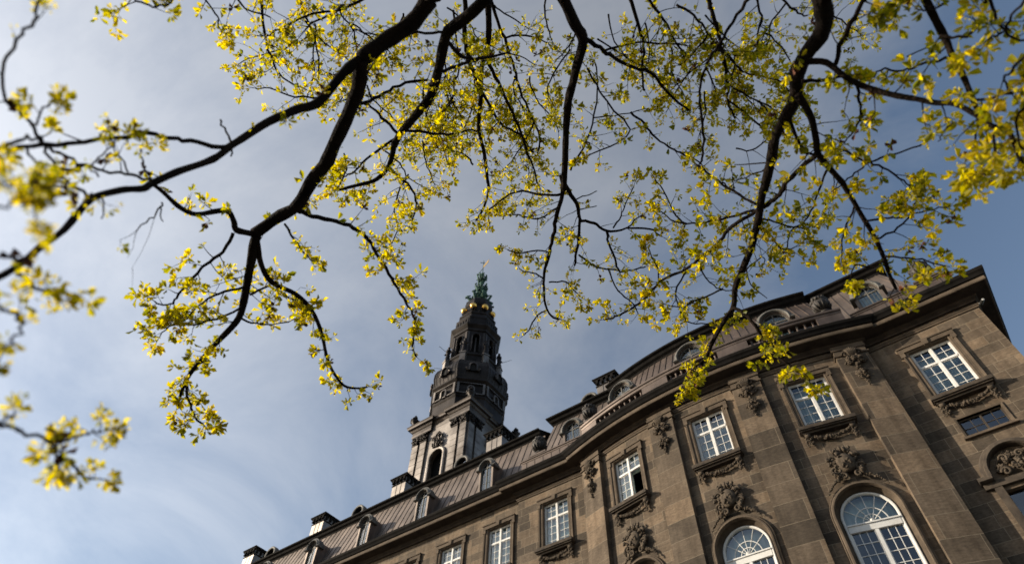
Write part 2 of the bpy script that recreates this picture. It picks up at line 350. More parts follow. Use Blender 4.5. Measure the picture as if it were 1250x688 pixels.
# entablature: moulding, frieze, corona; then the dark gutter above it
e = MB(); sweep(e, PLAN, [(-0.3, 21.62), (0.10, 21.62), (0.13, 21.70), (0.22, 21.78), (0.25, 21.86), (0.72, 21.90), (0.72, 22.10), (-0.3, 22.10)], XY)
co_ = e.build('cornice', M_CSHADE, palace)
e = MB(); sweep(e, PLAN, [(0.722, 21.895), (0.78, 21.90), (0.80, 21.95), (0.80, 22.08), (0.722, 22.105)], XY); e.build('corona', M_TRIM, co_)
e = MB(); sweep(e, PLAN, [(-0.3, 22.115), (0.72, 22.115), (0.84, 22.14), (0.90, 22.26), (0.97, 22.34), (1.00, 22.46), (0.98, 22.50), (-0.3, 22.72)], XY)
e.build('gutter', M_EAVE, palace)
for pth in ([(XS, Y2+.5), (XS, Y2), (bl.x, Y2)], [tuple(p) for p in ARC], [(brt.x, Y2), (XE, Y2), (XE, 45)]):
    e = MB(); sweep(e, pth, [(-0.05, 21.30), (0.05, 21.32), (0.06, 21.38), (0.10, 21.42), (0.10, 21.47), (-0.05, 21.52)], XY); e.build('frieze_moulding', M_TRIM, palace)

# pilasters on the bow
def swoop(mb, M, c, h, z0, z1, d0, d1, n=4):
    for a in range(n):
        s0, s1 = c-h+2*h*a/n, c-h+2*h*(a+1)/n
        pts = [(s0, z0), (s1, z0), (s1, z1), (s0, z1)]
        mb.add([M(s, z, d1) for s, z in pts], [(0, 1, 2, 3)], pts)
    for s in (c-h, c+h):
        mb.add([M(s, z0, d0), M(s, z0, d1), M(s, z1, d1), M(s, z1, d0)], [(0, 1, 2, 3)], [(s, z0), (s+.2, z0), (s+.2, z1), (s, z1)])
    for z in (z0, z1):
        for a in range(n):
            s0, s1 = c-h+2*h*a/n, c-h+2*h*(a+1)/n
            mb.add([M(s0, z, d0), M(s1, z, d0), M(s1, z, d1), M(s0, z, d1)], [(0, 1, 2, 3)], [(s0, z), (s1, z), (s1, z+.2), (s0, z+.2)])
PT = [rad(-16.6), rad(-5.35), rad(5.35), rad(16.6)]
for t in PT:
    p = MB(); s = t*BR; swoop(p, bow, s, 0.66, GZ, 20.98, 0, 0.27)
    po = p.build('pilaster', M_PIL, palace)
    for z0, z1, d, h in ((20.98, 21.06, .33, .72), (21.06, 21.34, .27, .66), (21.34, 21.44, .32, .71), (21.44, 21.62, .29, .68)):
        q = MB(); swoop(q, bow, s, h, z0+.002, z1, 0, d); sub_o = q.build('capital_band', M_TRIM, po)

# carved ornament
def vol(mb, M, s, z, d, r, sgn, th=0.05, turns=1.3):
    n = 14; pts = []; rs = []
    for i in range(n):
        a = 2*PI*turns*i/(n-1); k = r*(1-0.75*i/(n-1))
        pts.append(M(s+sgn*k*math.cos(a), z+k*math.sin(a), d)); rs.append(th*(1-.4*i/(n-1)))
    mb.tube(pts, rs, 5)
def rv_(): return Vector((random.gauss(0, 1), random.gauss(0, 1), random.gauss(0, 1))).normalized()
def ornblob(mb, M, s, z, d, r, **k):
    sx = random.uniform(.6, 1.5); r *= .82
    def mt(p): return M(p.x, p.z, p.y)
    mb.blob((s, d, z), r, sx, random.uniform(.7, 1.0), 1/sx, mt=mt, lump=.42, **k)
    for _ in range(2):
        v = rv_()*r*.8; mb.blob((s+v.x, d+abs(v.y), z+v.z), r*.45, random.uniform(.6, 1.6), 1, 1, n=5, m=4, mt=mt, lump=.3)
def pendant(M, s):
    """shell, scrolls and two hanging fruit bunches"""
    mb = MB(); R = random.uniform
    vol(mb, M, s-.24, 21.0, .36, .15, -1); vol(mb, M, s+.24, 21.0, .36, .15, 1)
    for i in range(7): mb.tube([M(s+.05*(i-3)*.6, 20.75, .34), M(s+.05*(i-3)*1.0, 21.02, .47), M(s+.06*(i-3)*1.4, 21.3-abs(i-3)*.03, .40)], [.03, .045, .03], 5)
    for i in range(22):
        a = R(0, 2*PI); k = math.sqrt(R(0, 1)); ornblob(mb, M, s+.36*k*math.cos(a), 20.55+.25*k*math.sin(a), .36+.14*(1-k), R(.06, .12))
    vol(mb, M, s-.3, 20.45, .33, .13, -1); vol(mb, M, s+.3, 20.45, .33, .13, 1)
    for i in range(7): ornblob(mb, M, s+R(-.08, .08), 20.2-.05*i, .34, R(.05, .08))
    for i in range(24):
        a = R(0, 2*PI); k = math.sqrt(R(0, 1)); ornblob(mb, M, s+.27*k*math.cos(a), 19.72+.26*k*math.sin(a), .34+.16*(1-k), R(.06, .11))
    for i in range(8): ornblob(mb, M, s+R(-.1, .1)*(1-i/9), 19.42-.045*i, .33, R(.05, .085)*(1-i*.05))
    return mb
for t in PT: pendant(bow, t*BR).build('carved_festoon', M_CARVE, palace, smooth=True)
def cartouche():
    """crowned shield with scrolls and leaf sprays, local to the crown of an arch"""
    mb = MB(); R = random.uniform; M = lambda s, z, d=0: Vector((s, -d, z))
    mb.lathe([(0.001, -.02), (.26, 0), (.34, .1), (.24, .2), (.001, .26)], (0, 0, 0), 16)
    mb.v = [(v[0], -.16-(v[2])*.9, .78+v[1]*1.25) for v in mb.v]
    for sg in (-1, 1):
        vol(mb, M, sg*.36, 1.0, .2, .2, sg, .075); vol(mb, M, sg*.42, .52, .2, .19, sg, .07); vol(mb, M, sg*.26, .25, .2, .15, sg, .06)
        for i in range(15):
            a = i/14; ornblob(mb, M, sg*(.42+.62*a), .22-.05*a-.50*a*a+R(-.03, .03), .13, R(.055, .10)*(1.15-.6*a))
        for i in range(10): ornblob(mb, M, sg*R(.28, .6), R(.3, 1.15), R(.12, .26), R(.06, .12))
    for i in range(9): ornblob(mb, M, R(-.3, .3), 1.28+R(-.06, .1), R(.12, .3), R(.08, .13))
    for i in range(5): mb.tube([M((i-2)*.12, 1.25, .18), M((i-2)*.17, 1.42, .26), M((i-2)*.16, 1.56-.03*abs(i-2), .2)], [.05, .06, .035], 5)
    for i in range(14): ornblob(mb, M, R(-.22, .22), R(.5, 1.05), .36, R(.04, .08))
    return mb
def pos_bow(t, z): p = bowp(t); return (p.x, p.y, z)
c0 = cartouche().build('cartouche', M_CARVE, palace, loc=pos_bow(BOWT[0], 15.02), rotz=BOWT[0], smooth=True)
for t in BOWT[1:]: dup(c0, palace, pos_bow(t, 15.02), t)

# upper windows
def grid(mb, x0, x1, z0, z1, nx, nz, y, b=.022, dpt=.035):
    for i in range(1, nx): x = x0+(x1-x0)*i/nx; mb.box(x-b/2, x+b/2, y-.002, y+dpt, z0, z1)
    for j in range(1, nz): z = z0+(z1-z0)*j/nz; mb.box(x0, x1, y, y+dpt-.004, z-b/2, z+b/2)
def sash_frame(x0, x1, z0, z1, tz, y, opened=None):
    mb = MB(); f = .075
    mb.box(x0, x0+f, y, y+.09, z0, z1); mb.box(x1-f, x1, y, y+.09, z0, z1); mb.box(x0+f, x1-f, y+.002, y+.088, z1-f, z1); mb.box(x0+f, x1-f, y+.002, y+.088, z0, z0+f)
    xm = (x0+x1)/2
    mb.box(xm-.055, xm+.055, y-.03, y+.086, z0+f, z1-f); mb.box(x0+f, xm-.055, y-.02, y+.084, tz-.05, tz+.05); mb.box(xm+.055, x1-f, y-.02, y+.084, tz-.05, tz+.05)
    for a, b, sd in ((x0+f, xm-.055, 0), (xm+.055, x1-f, 1)):
        for c, d, nz in ((tz+.05, z1-f, 2), (z0+f, tz-.05, 4)):
            if opened == sd and nz == 4: continue
            k = .035
            mb.box(a, a+k, y+.02, y+.07, c, d); mb.box(b-k, b, y+.02, y+.07, c, d); mb.box(a+k, b-k, y+.022, y+.068, d-k, d); mb.box(a+k, b-k, y+.022, y+.068, c, c+k)
            grid(mb, a+k, b-k, c+k, d-k, 2, nz, y+.025)
    if opened is not None:                                  # one casement swung into the room
        a, b = (x0+f, xm-.055) if opened == 0 else (xm+.055, x1-f); w_ = b-a; t = rad(62)
        m2 = MB(); k = .035; c, d = z0+f, tz-.05
        m2.box(0, k, 0, .05, c, d); m2.box(w_-k, w_, 0, .05, c, d); m2.box(k, w_-k, .002, .048, d-k, d); m2.box(k, w_-k, .002, .048, c, c+k); grid(m2, k, w_-k, c+k, d-k, 2, 4, .005)
        for v in m2.v: pass
        mb.add([(b-(v[0]*math.cos(t)-v[1]*math.sin(t)), y+.05+v[0]*math.sin(t)+v[1]*math.cos(t), v[2]) for v in m2.v], m2.f)
    return mb
def surround(hw, ht):
    """eared stone architrave in two steps with a keystone"""
    mb = MB()
    pt = [(hw, 0), (hw, ht), (-hw, ht), (-hw, 0)]
    sweep(mb, pt, [(-.005, -.30), (-.005, .04), (.05, .06), (.07, .05), (.17, .05), (.18, .10), (.25, .115), (.25, -.05)], XZ)
    e0 = .25; 
    for sg in (-1, 1):
        x0, x1 = sorted((sg*(hw+.13), sg*(hw+.315))); mb.box(x0, x1, -.122, .02, ht-.18, ht+.05)
    mb.box(-hw-.315, hw+.315, -.128, .02, ht+.05, ht+.26)
    mb.box(-hw-.34, hw+.34, -.17, .02, ht+.26, ht+.33)
    mb.add([(-.09, -.20, ht), (.09, -.20, ht), (.12, -.21, ht+.27), (-.12, -.21, ht+.27), (-.09, .0, ht), (.09, .0, ht), (.12, .0, ht+.27), (-.12, .0, ht+.27)], [(0, 1, 2, 3), (0, 4, 5, 1), (0, 3, 7, 4), (1, 5, 6, 2), (2, 6, 7, 3)])
    return mb
def sill():
    mb = MB(); h = 1.13
    path = [(-h, .02), (-h, -.36), (h, -.36), (h, .02)]
    mb.box(-h, h, -.40, .02, -.16, 0.0); mb.box(-h+.05, h-.05, -.34, .018, -.22, -.162); mb.box(-h+.1, h-.1, -.24, .016, -.30, -.222)
    return mb
def apron():
    mb = MB(); R = random.uniform; M = lambda s, z, d=0: Vector((s, -d, z))
    for sg in (-1, 1):
        mb.box(sg*.88-.11, sg*.88+.11, -.22, .02, -.46, -.302); vol(mb, M, sg*.88, -.52, .14, .12, sg, .06)
        for i in range(9): ornblob(mb, M, sg*.88+R(-.13, .13), -.6-.03*i, .12, R(.045, .08))
    for i in range(46):
        a = -1+2*i/45; ornblob(mb, M, a*.74, -.44-.20*(1-a*a)+R(-.035, .035), .12+R(0, .06), R(.055, .085)*(1.15-.3*abs(a)))
    return mb
def room(x0, x1, z0, z1, y0, y1):
    mb = MB(); v = [(x, y, z) for z in (z0, z1) for y in (y0, y1) for x in (x0, x1)]
    mb.add(v, [(0, 1, 3, 2), (4, 6, 7, 5), (2, 3, 7, 6), (0, 2, 6, 4), (1, 5, 7, 3)]); return mb
def plane(x0, x1, z0, z1, y):
    mb = MB(); mb.add([(x0, y, z0), (x1, y, z0), (x1, y, z1), (x0, y, z1)], [(0, 1, 2, 3)]); return mb
def curtain(x0, x1, z0, z1, y):
    mb = MB(); n = 44
    mb.rings([[Vector((x0+(x1-x0)*i/n, y+.025*math.sin(i*1.9+.6*math.sin(i*.7)), z)) for i in range(n+1)] for z in (z0, z1)]); return mb
def rect_window(kind, loc, rotz, opened=None, par=None):
    tz = 1.80
    w_ = sash_frame(-WH, WH, 0, WTOP, tz, .13, opened).build('window', M_WHITE, palace, loc=loc, rotz=rotz)
    if opened is None: sub('pane', plane(-WH+.02, WH-.02, .02, WTOP-.02, .175), M_GLASS, w_)
    else:
        g1 = plane(-WH+.02, WH-.02, tz, WTOP-.02, .175); g2 = plane(-WH+.02, 0, .02, tz, .175); g1.add(g2.v, g2.f); sub('pane', g1, M_GLASS, w_)
    sub('stone_surround', surround(WH, WTOP), M_TRIM, w_)
    sub('sill', sill(), M_SILL, w_); sub('garland', apron(), M_CARVE, w_, True)
    sub('room', room(-WH-.05, WH+.05, -.05, WTOP+.05, .322, 1.6), M_VOID, w_)
    if kind == 'curtain':
        if opened is None: sub('curtain', curtain(-WH-.02, WH+.02, 0, WTOP, .36), M_CURT, w_)
        else:
            k1 = curtain(-WH-.02, 0, 0, WTOP, .36); k2 = curtain(0, WH+.02, tz-.1, WTOP, .36); k1.add(k2.v, k2.f); sub('curtain', k1, M_CURT, w_)
        ib = MB(); f = .04
        for a, b in ((-WH+.08, -.05), (.05, WH-.08)):
            for c, d, nz in ((.08, tz-.05, 4), (tz+.05, WTOP-.08, 2)):
                if opened is not None and a > 0 and nz == 4: continue
                ib.box(a, a+f, .27, .30, c, d); ib.box(b-f, b, .27, .30, c, d); ib.box(a+f, b-f, .272, .298, d-f, d); ib.box(a+f, b-f, .272, .298, c, c+f); grid(ib, a+f, b-f, c+f, d-f, 2, nz, .275, .025)
        sub('inner_window', ib, M_WHITE, w_)
    elif kind == 'blind': sub('blind', curtain(-WH-.02, WH+.02, 0, WTOP, .6), M_CURTD, w_)
    return w_
w1 = rect_window('curtain', (W1X[0], Y1, ZS), 0)
for x in W1X[1:]: dup(w1, palace, (x, Y1, ZS), 0)
dup(w1, palace, (W2X, Y2, ZS), 0)
wb = rect_window('curtain', pos_bow(BOWT[0], ZS), BOWT[0], opened=1); wb['label'] = 'white window with one lower casement swung open'
wd = rect_window('blind', pos_bow(BOWT[1], ZS), BOWT[1])
dup(wd, palace, pos_bow(BOWT[2], ZS), BOWT[2])
dup(wd, palace, (W3X, Y2, ZS), 0)

# round-headed windows of the floor below
def arched_window(loc, rotz):
    r = 0.99; zs = 0.0                                     # origin: springing line of the arch, wall face
    mb = MB(); y = .30; n = 24
    arc = [(r*math.cos(PI*i/n), r*math.sin(PI*i/n)) for i in range(n+1)]
    emb = lambda p, h: Vector((p.x, y-h, p.y))
    sweep(mb, [(r, -4.4)]+arc+[(-r, -4.4)], [(-.10, -.07), (-.10, .01), (-.08, .05), (-.03, .06), (0.0, .03), (0.0, -.07)], emb)
    mb.box(-r+.1, r-.1, y-.06, y+.06, -.50, -.26); mb.box(-r+.1, r-.1, y-.10, y+.05, -.26, -.21)
    mb.box(-.06, .06, y-.05, y+.06, -4.4, -.50)
    b = .026
    for k in (0.33, 0.62):
        rr = (r-.1)*k; a2 = [(rr*math.cos(PI*i/n), -.21+.02+rr*math.sin(PI*i/n)) for i in range(n+1)]
        sweep(mb, a2, [(-b/2, -.03), (-b/2, .0), (b/2, 0), (b/2, -.03)], emb)
    for i in range(1, 6):
        a = PI*i/6; x1, z1 = (r-.08)*math.cos(a), (r-.08)*math.sin(a)
        mb.tube([Vector((.0, y+.012, -.2)), Vector((x1, y+.012, z1))], [.016, .016], 5)
    mb.blob((0, y-.02, -.17), .085, lump=0)
    for a, bb in ((-r+.1, -.06), (.06, r-.1)):
        mb.box(a, a+.04, y, y+.045, -4.4, -.5); mb.box(bb-.04, bb, y, y+.045, -4.4, -.5); grid(mb, a+.04, bb-.04, -4.4, -.5, 3, 9, y+.005, .024)
    w_ = mb.build('arched_window', M_WHITE, palace, loc=loc, rotz=rotz)
    gl = MB(); pts = [(-r+.02, y+.03, -4.4), (r-.02, y+.03, -4.4)]+[((r-.02)*math.cos(PI*i/n), y+.03, (r-.02)*math.sin(PI*i/n)) for i in range(n+1)]
    gl.add(pts, [tuple(range(len(pts)))]); sub('pane', gl, M_GLASS, w_)
    sr = MB(); ro = 1.30; oa = [(ro*math.cos(PI*i/n), ro*math.sin(PI*i/n)-.0) for i in range(n+1)]
    # splayed reveal from the wall face back to the window
    k0 = [Vector((ro, .0, -4.2))]+[Vector((ro*math.cos(PI*i/n), 0, ro*math.sin(PI*i/n)+0.0)) for i in range(n+1)]+[Vector((-ro, 0, -4.2))]
    k1 = [Vector((r-.0, y+.02, -4.2))]+[Vector((r*math.cos(PI*i/n), y+.02, r*math.sin(PI*i/n))) for i in range(n+1)]+[Vector((-r, y+.02, -4.2))]
    sr.rings([k0, k1])
    sweep(sr, [(ro, -4.2)]+oa+[(-ro, -4.2)], [(.005-.01, -.05), (-.005, .05), (-.03, .08), (-.06, .07), (-.10, .12), (-.16, .13), (-.18, .05), (-.18, -.05)], lambda p, h: Vector((p.x*1.0, -h, p.y)))
    sub('archivolt', sr, M_TRIM, w_)
    sub('room', room(-1.05, 1.05, -4.5, 1.05, y+.1, 1.8), M_VOID, w_)
    cb = MB(); pts = [(-r, .62, -.4), (r, .62, -.4)]+[(r*math.cos(PI*i/n), .62, r*math.sin(PI*i/n)) for i in range(n+1)]
    cb.add(pts, [tuple(range(len(pts)))]); sub('lunette_blind', cb, M_CURTD, w_)
    return w_
aw = arched_window(pos_bow(BOWT[0], 13.78), BOWT[0])
for t in BOWT[1:]: dup(aw, palace, pos_bow(t, 13.78), t)

# right-hand bay: mezzanine window and hooded niche
mz = MB(); mz.box(-.76, -.70, .1, .18, 0, .84); mz.box(.70, .76, .1, .18, 0, .84); mz.box(-.7, .7, .102, .178, .78, .84); mz.box(-.7, .7, .102, .178, 0, .06); mz.box(-.035, .035, .09, .176, .06, .78)
grid(mz, -.7, -.035, .06, .78, 2, 2, .12); grid(mz, .035, .7, .06, .78, 2, 2, .12)
mw = mz.build('mezzanine_window', M_SILL, palace, loc=(W3X, Y2, 15.88))
sub('pane', plane(-.74, .74, .02, .82, .14), M_GLASS, mw); sub('room', room(-.8, .8, -.05, .9, .3, 1.4), M_VOID, mw)
ms = MB(); sweep(ms, [(.78, 0), (.78, .84), (-.78, .84), (-.78, 0)], [(0, -.1), (0, .03), (.07, .05), (.07, -.05)], XZ); ms.box(-.92, .92, -.14, .02, -.09, 0)
sub('stone_surround', ms, M_TRIM, mw)
def hood():
    mb = MB(); n = 22; ro = .98
    arc = [(ro*math.cos(PI*i/n), .1+ro*math.sin(PI*i/n)) for i in range(n+1)]
    sweep(mb, [(1.35, -.02), (ro+.02, -.02)]+arc+[(-ro-.02, -.02), (-1.35, -.02)], [(.18, -.05), (.18, .08), (.12, .16), (.04, .18), (.0, .30), (-.10, .33), (-.13, .26), (-.13, -.05)], XZ)
    mb.box(-1.3, 1.3, -.14, .02, -.36, -.14); mb.box(-1.05, -.8, -.12, .02, -3.0, -.36); mb.box(.8, 1.05, -.12, .02, -3.0, -.36)
    return mb
hd = hood().build('hooded_niche', M_SILL, palace, loc=(W3X, Y2, 14.1))
R = random.uniform; cb = MB(); MM = lambda s, z, d=0: Vector((s, -d, z))
for i in range(46):
    a = R(0, PI); k = math.sqrt(R(0, 1)); ornblob(cb, MM, .62*k*math.cos(a), .05+.75*k*math.sin(a), .08+.16*(1-k), R(.07, .13))
vol(cb, MM, -.4, .05, .15, .16, -1, .06); vol(cb, MM, .4, .05, .15, .16, 1, .06); vol(cb, MM, -.25, .5, .2, .15, -1, .05); vol(cb, MM, .25, .5, .2, .15, 1, .05)
sub('carving', cb, M_CARVE, hd, True)
sub('room', room(-.8, .8, -3.1, -.45, .3, 1.4), M_VOID, hd); sub('pane', plane(-.78, .78, -3.1, -.5, .2), M_GLASS, hd)

# ------------------------------------------------------------------ parapets, balustrade, urns
def parapet(path, z0, z1, th=.5):
    mb = MB(); sweep(mb, path, [(-th, z0), (0, z0), (0, z1-.16), (.03, z1-.15), (.05, z1-.08), (.10, z1-.06), (.10, z1), (-th-.08, z1+.02), (-th-.08, z1-.1), (-th, z1-.12)], XY)
    for (x0, y0), (x1, y1) in zip(path, path[1:]):         # standing seams
        a, b = Vector((x0, y0)), Vector((x1, y1)); d = b-a; ln = d.length
        if ln < .5: continue
        d.normalize(); nn = Vector((d.y, -d.x)); k = int(ln/.62)
        for i in range(k+1):
            c = a+d*(ln*(i+.5)/(k+1)); p = [c-d*.012-nn*.01, c+d*.012-nn*.01, c+d*.012+nn*.022, c-d*.012+nn*.022]
            mb.rings([[XY(q, z0+.01) for q in p], [XY(q, z1-.17) for q in p]], True)
    return mb
YP = Y2-.08
parapet([(XS+.3, YP+.5), (XS+.3, YP), (bl.x-.25, YP)], 22.55, 23.86).build('parapet', M_PARAPET, palace)
parapet([(brt.x+.25, YP), (XE-.1, YP), (XE-.1, YP+9)], 22.55, 23.80).build('parapet', M_PARAPET, palace)
RP = BR+.02
def arcpath(t0, t1, r, n=12): return [tuple(bowp(t0+(t1-t0)*i/n, r)) for i in range(n+1)]
b = MB(); sweep(b, arcpath(-TB, TB, RP, 36), [(-.42, 22.55), (0, 22.55), (0, 23.22), (-.04, 23.26), (-.38, 23.26), (-.42, 23.2)], XY); b.build('balustrade_plinth', M_PARAPET, palace)
b = MB(); sweep(b, arcpath(-TB, TB, RP, 36), [(-.44, 23.98), (-.36, 23.94), (-.06, 23.94), (.0, 23.98), (.03, 24.08), (.09, 24.12), (.10, 24.22), (-.5, 24.24), (-.5, 24.1)], XY); b.build('balustrade_rail', M_PARAPET, palace)
PED = [(-TB+.5*0.052, .60), (rad(-5.35), .78), (rad(5.35), .78), (TB-.5*0.052, .60)]
for t, hw in PED:
    q = MB(); swoop(q, bow, t*BR, hw, 23.262, 23.938, -.38, .03, 3); q.build('balustrade_pedestal', M_PARAPET, palace)
bal = MB(); bal.lathe([(.075, 0), (.075, .07), (.045, .10), (.055, .16), (.088, .28), (.08, .38), (.045, .52), (.05, .56), (.075, .60), (.075, .68)], (0, 0, 0), 10)
proto = None
def balusters(t0, t1, n):
    global proto
    for i in range(n):
        t = t0+(t1-t0)*(i+.5)/n; p = bowp(t, RP-.2); loc = (p.x, p.y, 23.26)
        if proto is None: proto = bal.build('baluster', M_PARAPET, palace, loc=loc, smooth=True)
        else: dup(proto, palace, loc)
for (ta, ha), (tb, hb) in zip(PED, PED[1:]):
    a, b_ = ta+ha/BR, tb-hb/BR; mid = (a+b_)/2
    balusters(a, b_, 9)
def urn():
    mb = MB(); mb.lathe([(.30, 0), (.30, .08), (.2, .12), (.13, .22), (.16, .27), (.34, .40), (.44, .58), (.43, .76), (.36, .84), (.40, .90), (.44, .95), (.38, 1.0), (.2, 1.06), (.05, 1.1)], (0, 0, 0), 18)
    for i in range(26):
        a = R(0, 2*PI); mb.blob((.36*math.cos(a), .36*math.sin(a), R(.78, .98)), R(.07, .12))
    for i in range(26):
        a = R(0, 2*PI); k = R(0, .34); mb.blob((k*math.cos(a), k*math.sin(a), 1.02+.26*(1-k/.36)+R(-.05, .05)), R(.08, .13))
    for i in range(14):
        a = 2*PI*i/14; mb.tube([Vector((.2*math.cos(a), .2*math.sin(a), .29)), Vector((.40*math.cos(a), .40*math.sin(a), .44)), Vector((.455*math.cos(a), .455*math.sin(a), .62))], [.03, .045, .03], 5)
    return mb
def pedestal(x0, x1, y0, y1, z0, z1):
    mb = MB(); mb.box(x0, x1, y0, y1, z0, z1-.14); mb.box(x0-.07, x1+.07, y0-.07, y1+.07, z1-.14, z1-.05); mb.box(x0-.02, x1+.02, y0-.02, y1+.02, z1-.05, z1); return mb
u0_ = None
URN_LABELS = ['dark foliage-topped urn on the low left parapet, nearest the tower', 'dark urn at the left end of the curved balustrade, beside a dormer',
              'dark urn at the right end of the curved balustrade, in a mass of leaves', 'dark urn on the right-hand corner parapet, by the last dormer']
for x, y, z in ((-17.25, YP+.28, 23.90), (*bowp(-TB+.026, RP-.2), 24.26), (*bowp(TB-.026, RP-.2), 24.26), (4.78, YP+.28, 23.86)):
    if z < 24: pedestal(x-.55, x+.55, YP+.04, YP+.62, z-.02, z+.22).build('urn_pedestal', M_PARAPET, palace); z += .22
    if u0_ is None:
        o = u0_ = urn().build('urn', M_URN, None, loc=(x, y, z), smooth=True)
    else:
        o = u0_.copy(); COL.objects.link(o); o.location = (x, y, z); o.rotation_euler.z = R(0, 3)
    o['label'] = URN_LABELS.pop(0); o['category'] = 'urn'; o['group'] = 'urns along the parapet'

# ------------------------------------------------------------------ roofs
def mansard(foot, top, z0, z1, step=.55, flare=.22):
    """standing-seam slope lofted between two plan lines of equal count, slightly flared at the foot"""
    mb = MB(); F = [Vector(p) for p in foot]; T = [Vector(p) for p in top]
    fr = [0, .06, .18, .4, 1.0]
    def pt(a, b, k):
        z = z0+(z1-z0)*k; q = a+(b-a)*(k-flare*.35*math.sin(PI*min(1, k*1.0))*(1-k)**3*0)
        return Vector((q.x, q.y, z))
    mb.rings([[pt(a, b, k) for k in fr] for a, b in zip(F, T)])
    for i in range(len(F)-1):
        ln = (F[i+1]-F[i]).length; n = max(1, round(ln/step))
        for j in range(n):
            k = (j+.5)/n; a = F[i].lerp(F[i+1], k); b = T[i].lerp(T[i+1], k)
            d = (F[i+1]-F[i]).normalized(); nn = Vector((d.y, -d.x, 0)); d3 = Vector((d.x, d.y, 0))
            ring = []
            for kk in (0, 1):
                c = pt(a, b, kk); ring.append([c-d3*.016-nn*.01, c+d3*.016-nn*.01, c+d3*.016+nn*.04, c-d3*.016+nn*.04])
            mb.rings(ring, True)
    return mb
EAVE = [(-.06, -.62), (.02, -.52), (.06, -.40), (.20, -.30), (.26, -.16), (.40, -.08), (.42, .02), (-.4, .12)]
def eave(path, z, par, name='roof_edge'):
    mb = MB(); sweep(mb, path, [(o, z+h) for o, h in EAVE], XY); return mb.build(name, M_EAVE, par)
def upper(path, z, back, zb):
    mb = MB(); P = [Vector((p[0], p[1], z)) for p in path]; mb.rings([P, [Vector((p.x, back, zb)) for p in P]]); return mb
XW = XS-.2
mansard([(XA, Y1+.25), (XW+.6, Y1+.25)], [(XA, Y1+2.05), (XW+.6, Y1+2.05)], 22.66, 27.5).build('roof', M_ROOF, palace)
eave([(XA, Y1+2.05), (XW+.3, Y1+2.05)], 27.98, palace)
upper([(XA, Y1+1.8), (XW+.3, Y1+1.8)], 28.0, 36, 32.2).build('upper_roof', M_ROOF, palace)
PZ = 28.15
mansard([(XW+.6, Y2+4), (XW+.6, Y2+.3), (bl.x+1.0, Y2+.3)], [(XW+1.5, Y2+4), (XW+1.5, Y2+2.0), (bl.x+1.0, Y2+2.0)], 22.66, PZ-.5).build('roof', M_ROOF, palace)
eave([(XW+1.5, Y2+5), (XW+1.5, Y2+2.0), (bl.x+2.2, Y2+2.0)], PZ, palace)
mansard([(brt.x-1.0, Y2+.3), (XE-.45, Y2+.3), (XE-.45, 40)], [(brt.x-1.0, Y2+2.0), (XE-2.0, Y2+2.0), (XE-2.0, 40)], 22.66, PZ-.5).build('roof', M_ROOF, palace)
eave([(brt.x-2.2, Y2+2.0), (XE-2.0, Y2+2.0), (XE-2.0, 40)], PZ, palace)
TA = rad(19.5); TT = rad(17)
nA = 30
fa = [tuple(bowp(-TA+2*TA*i/nA, BR-.5)) for i in range(nA+1)]; ta_ = [tuple(bowp(-TT+2*TT*i/nA, 21.45)) for i in range(nA+1)]
mansard(fa, ta_, 22.66, PZ-.5, .5).build('roof', M_PARAPET, palace)
eave(ta_, PZ, palace)
upper([(XW+1.5, Y2+2.2)]+ta_+[(XE-2.0, Y2+2.2)], PZ+.05, 36, 32.4).build('upper_roof', M_ROOF, palace)

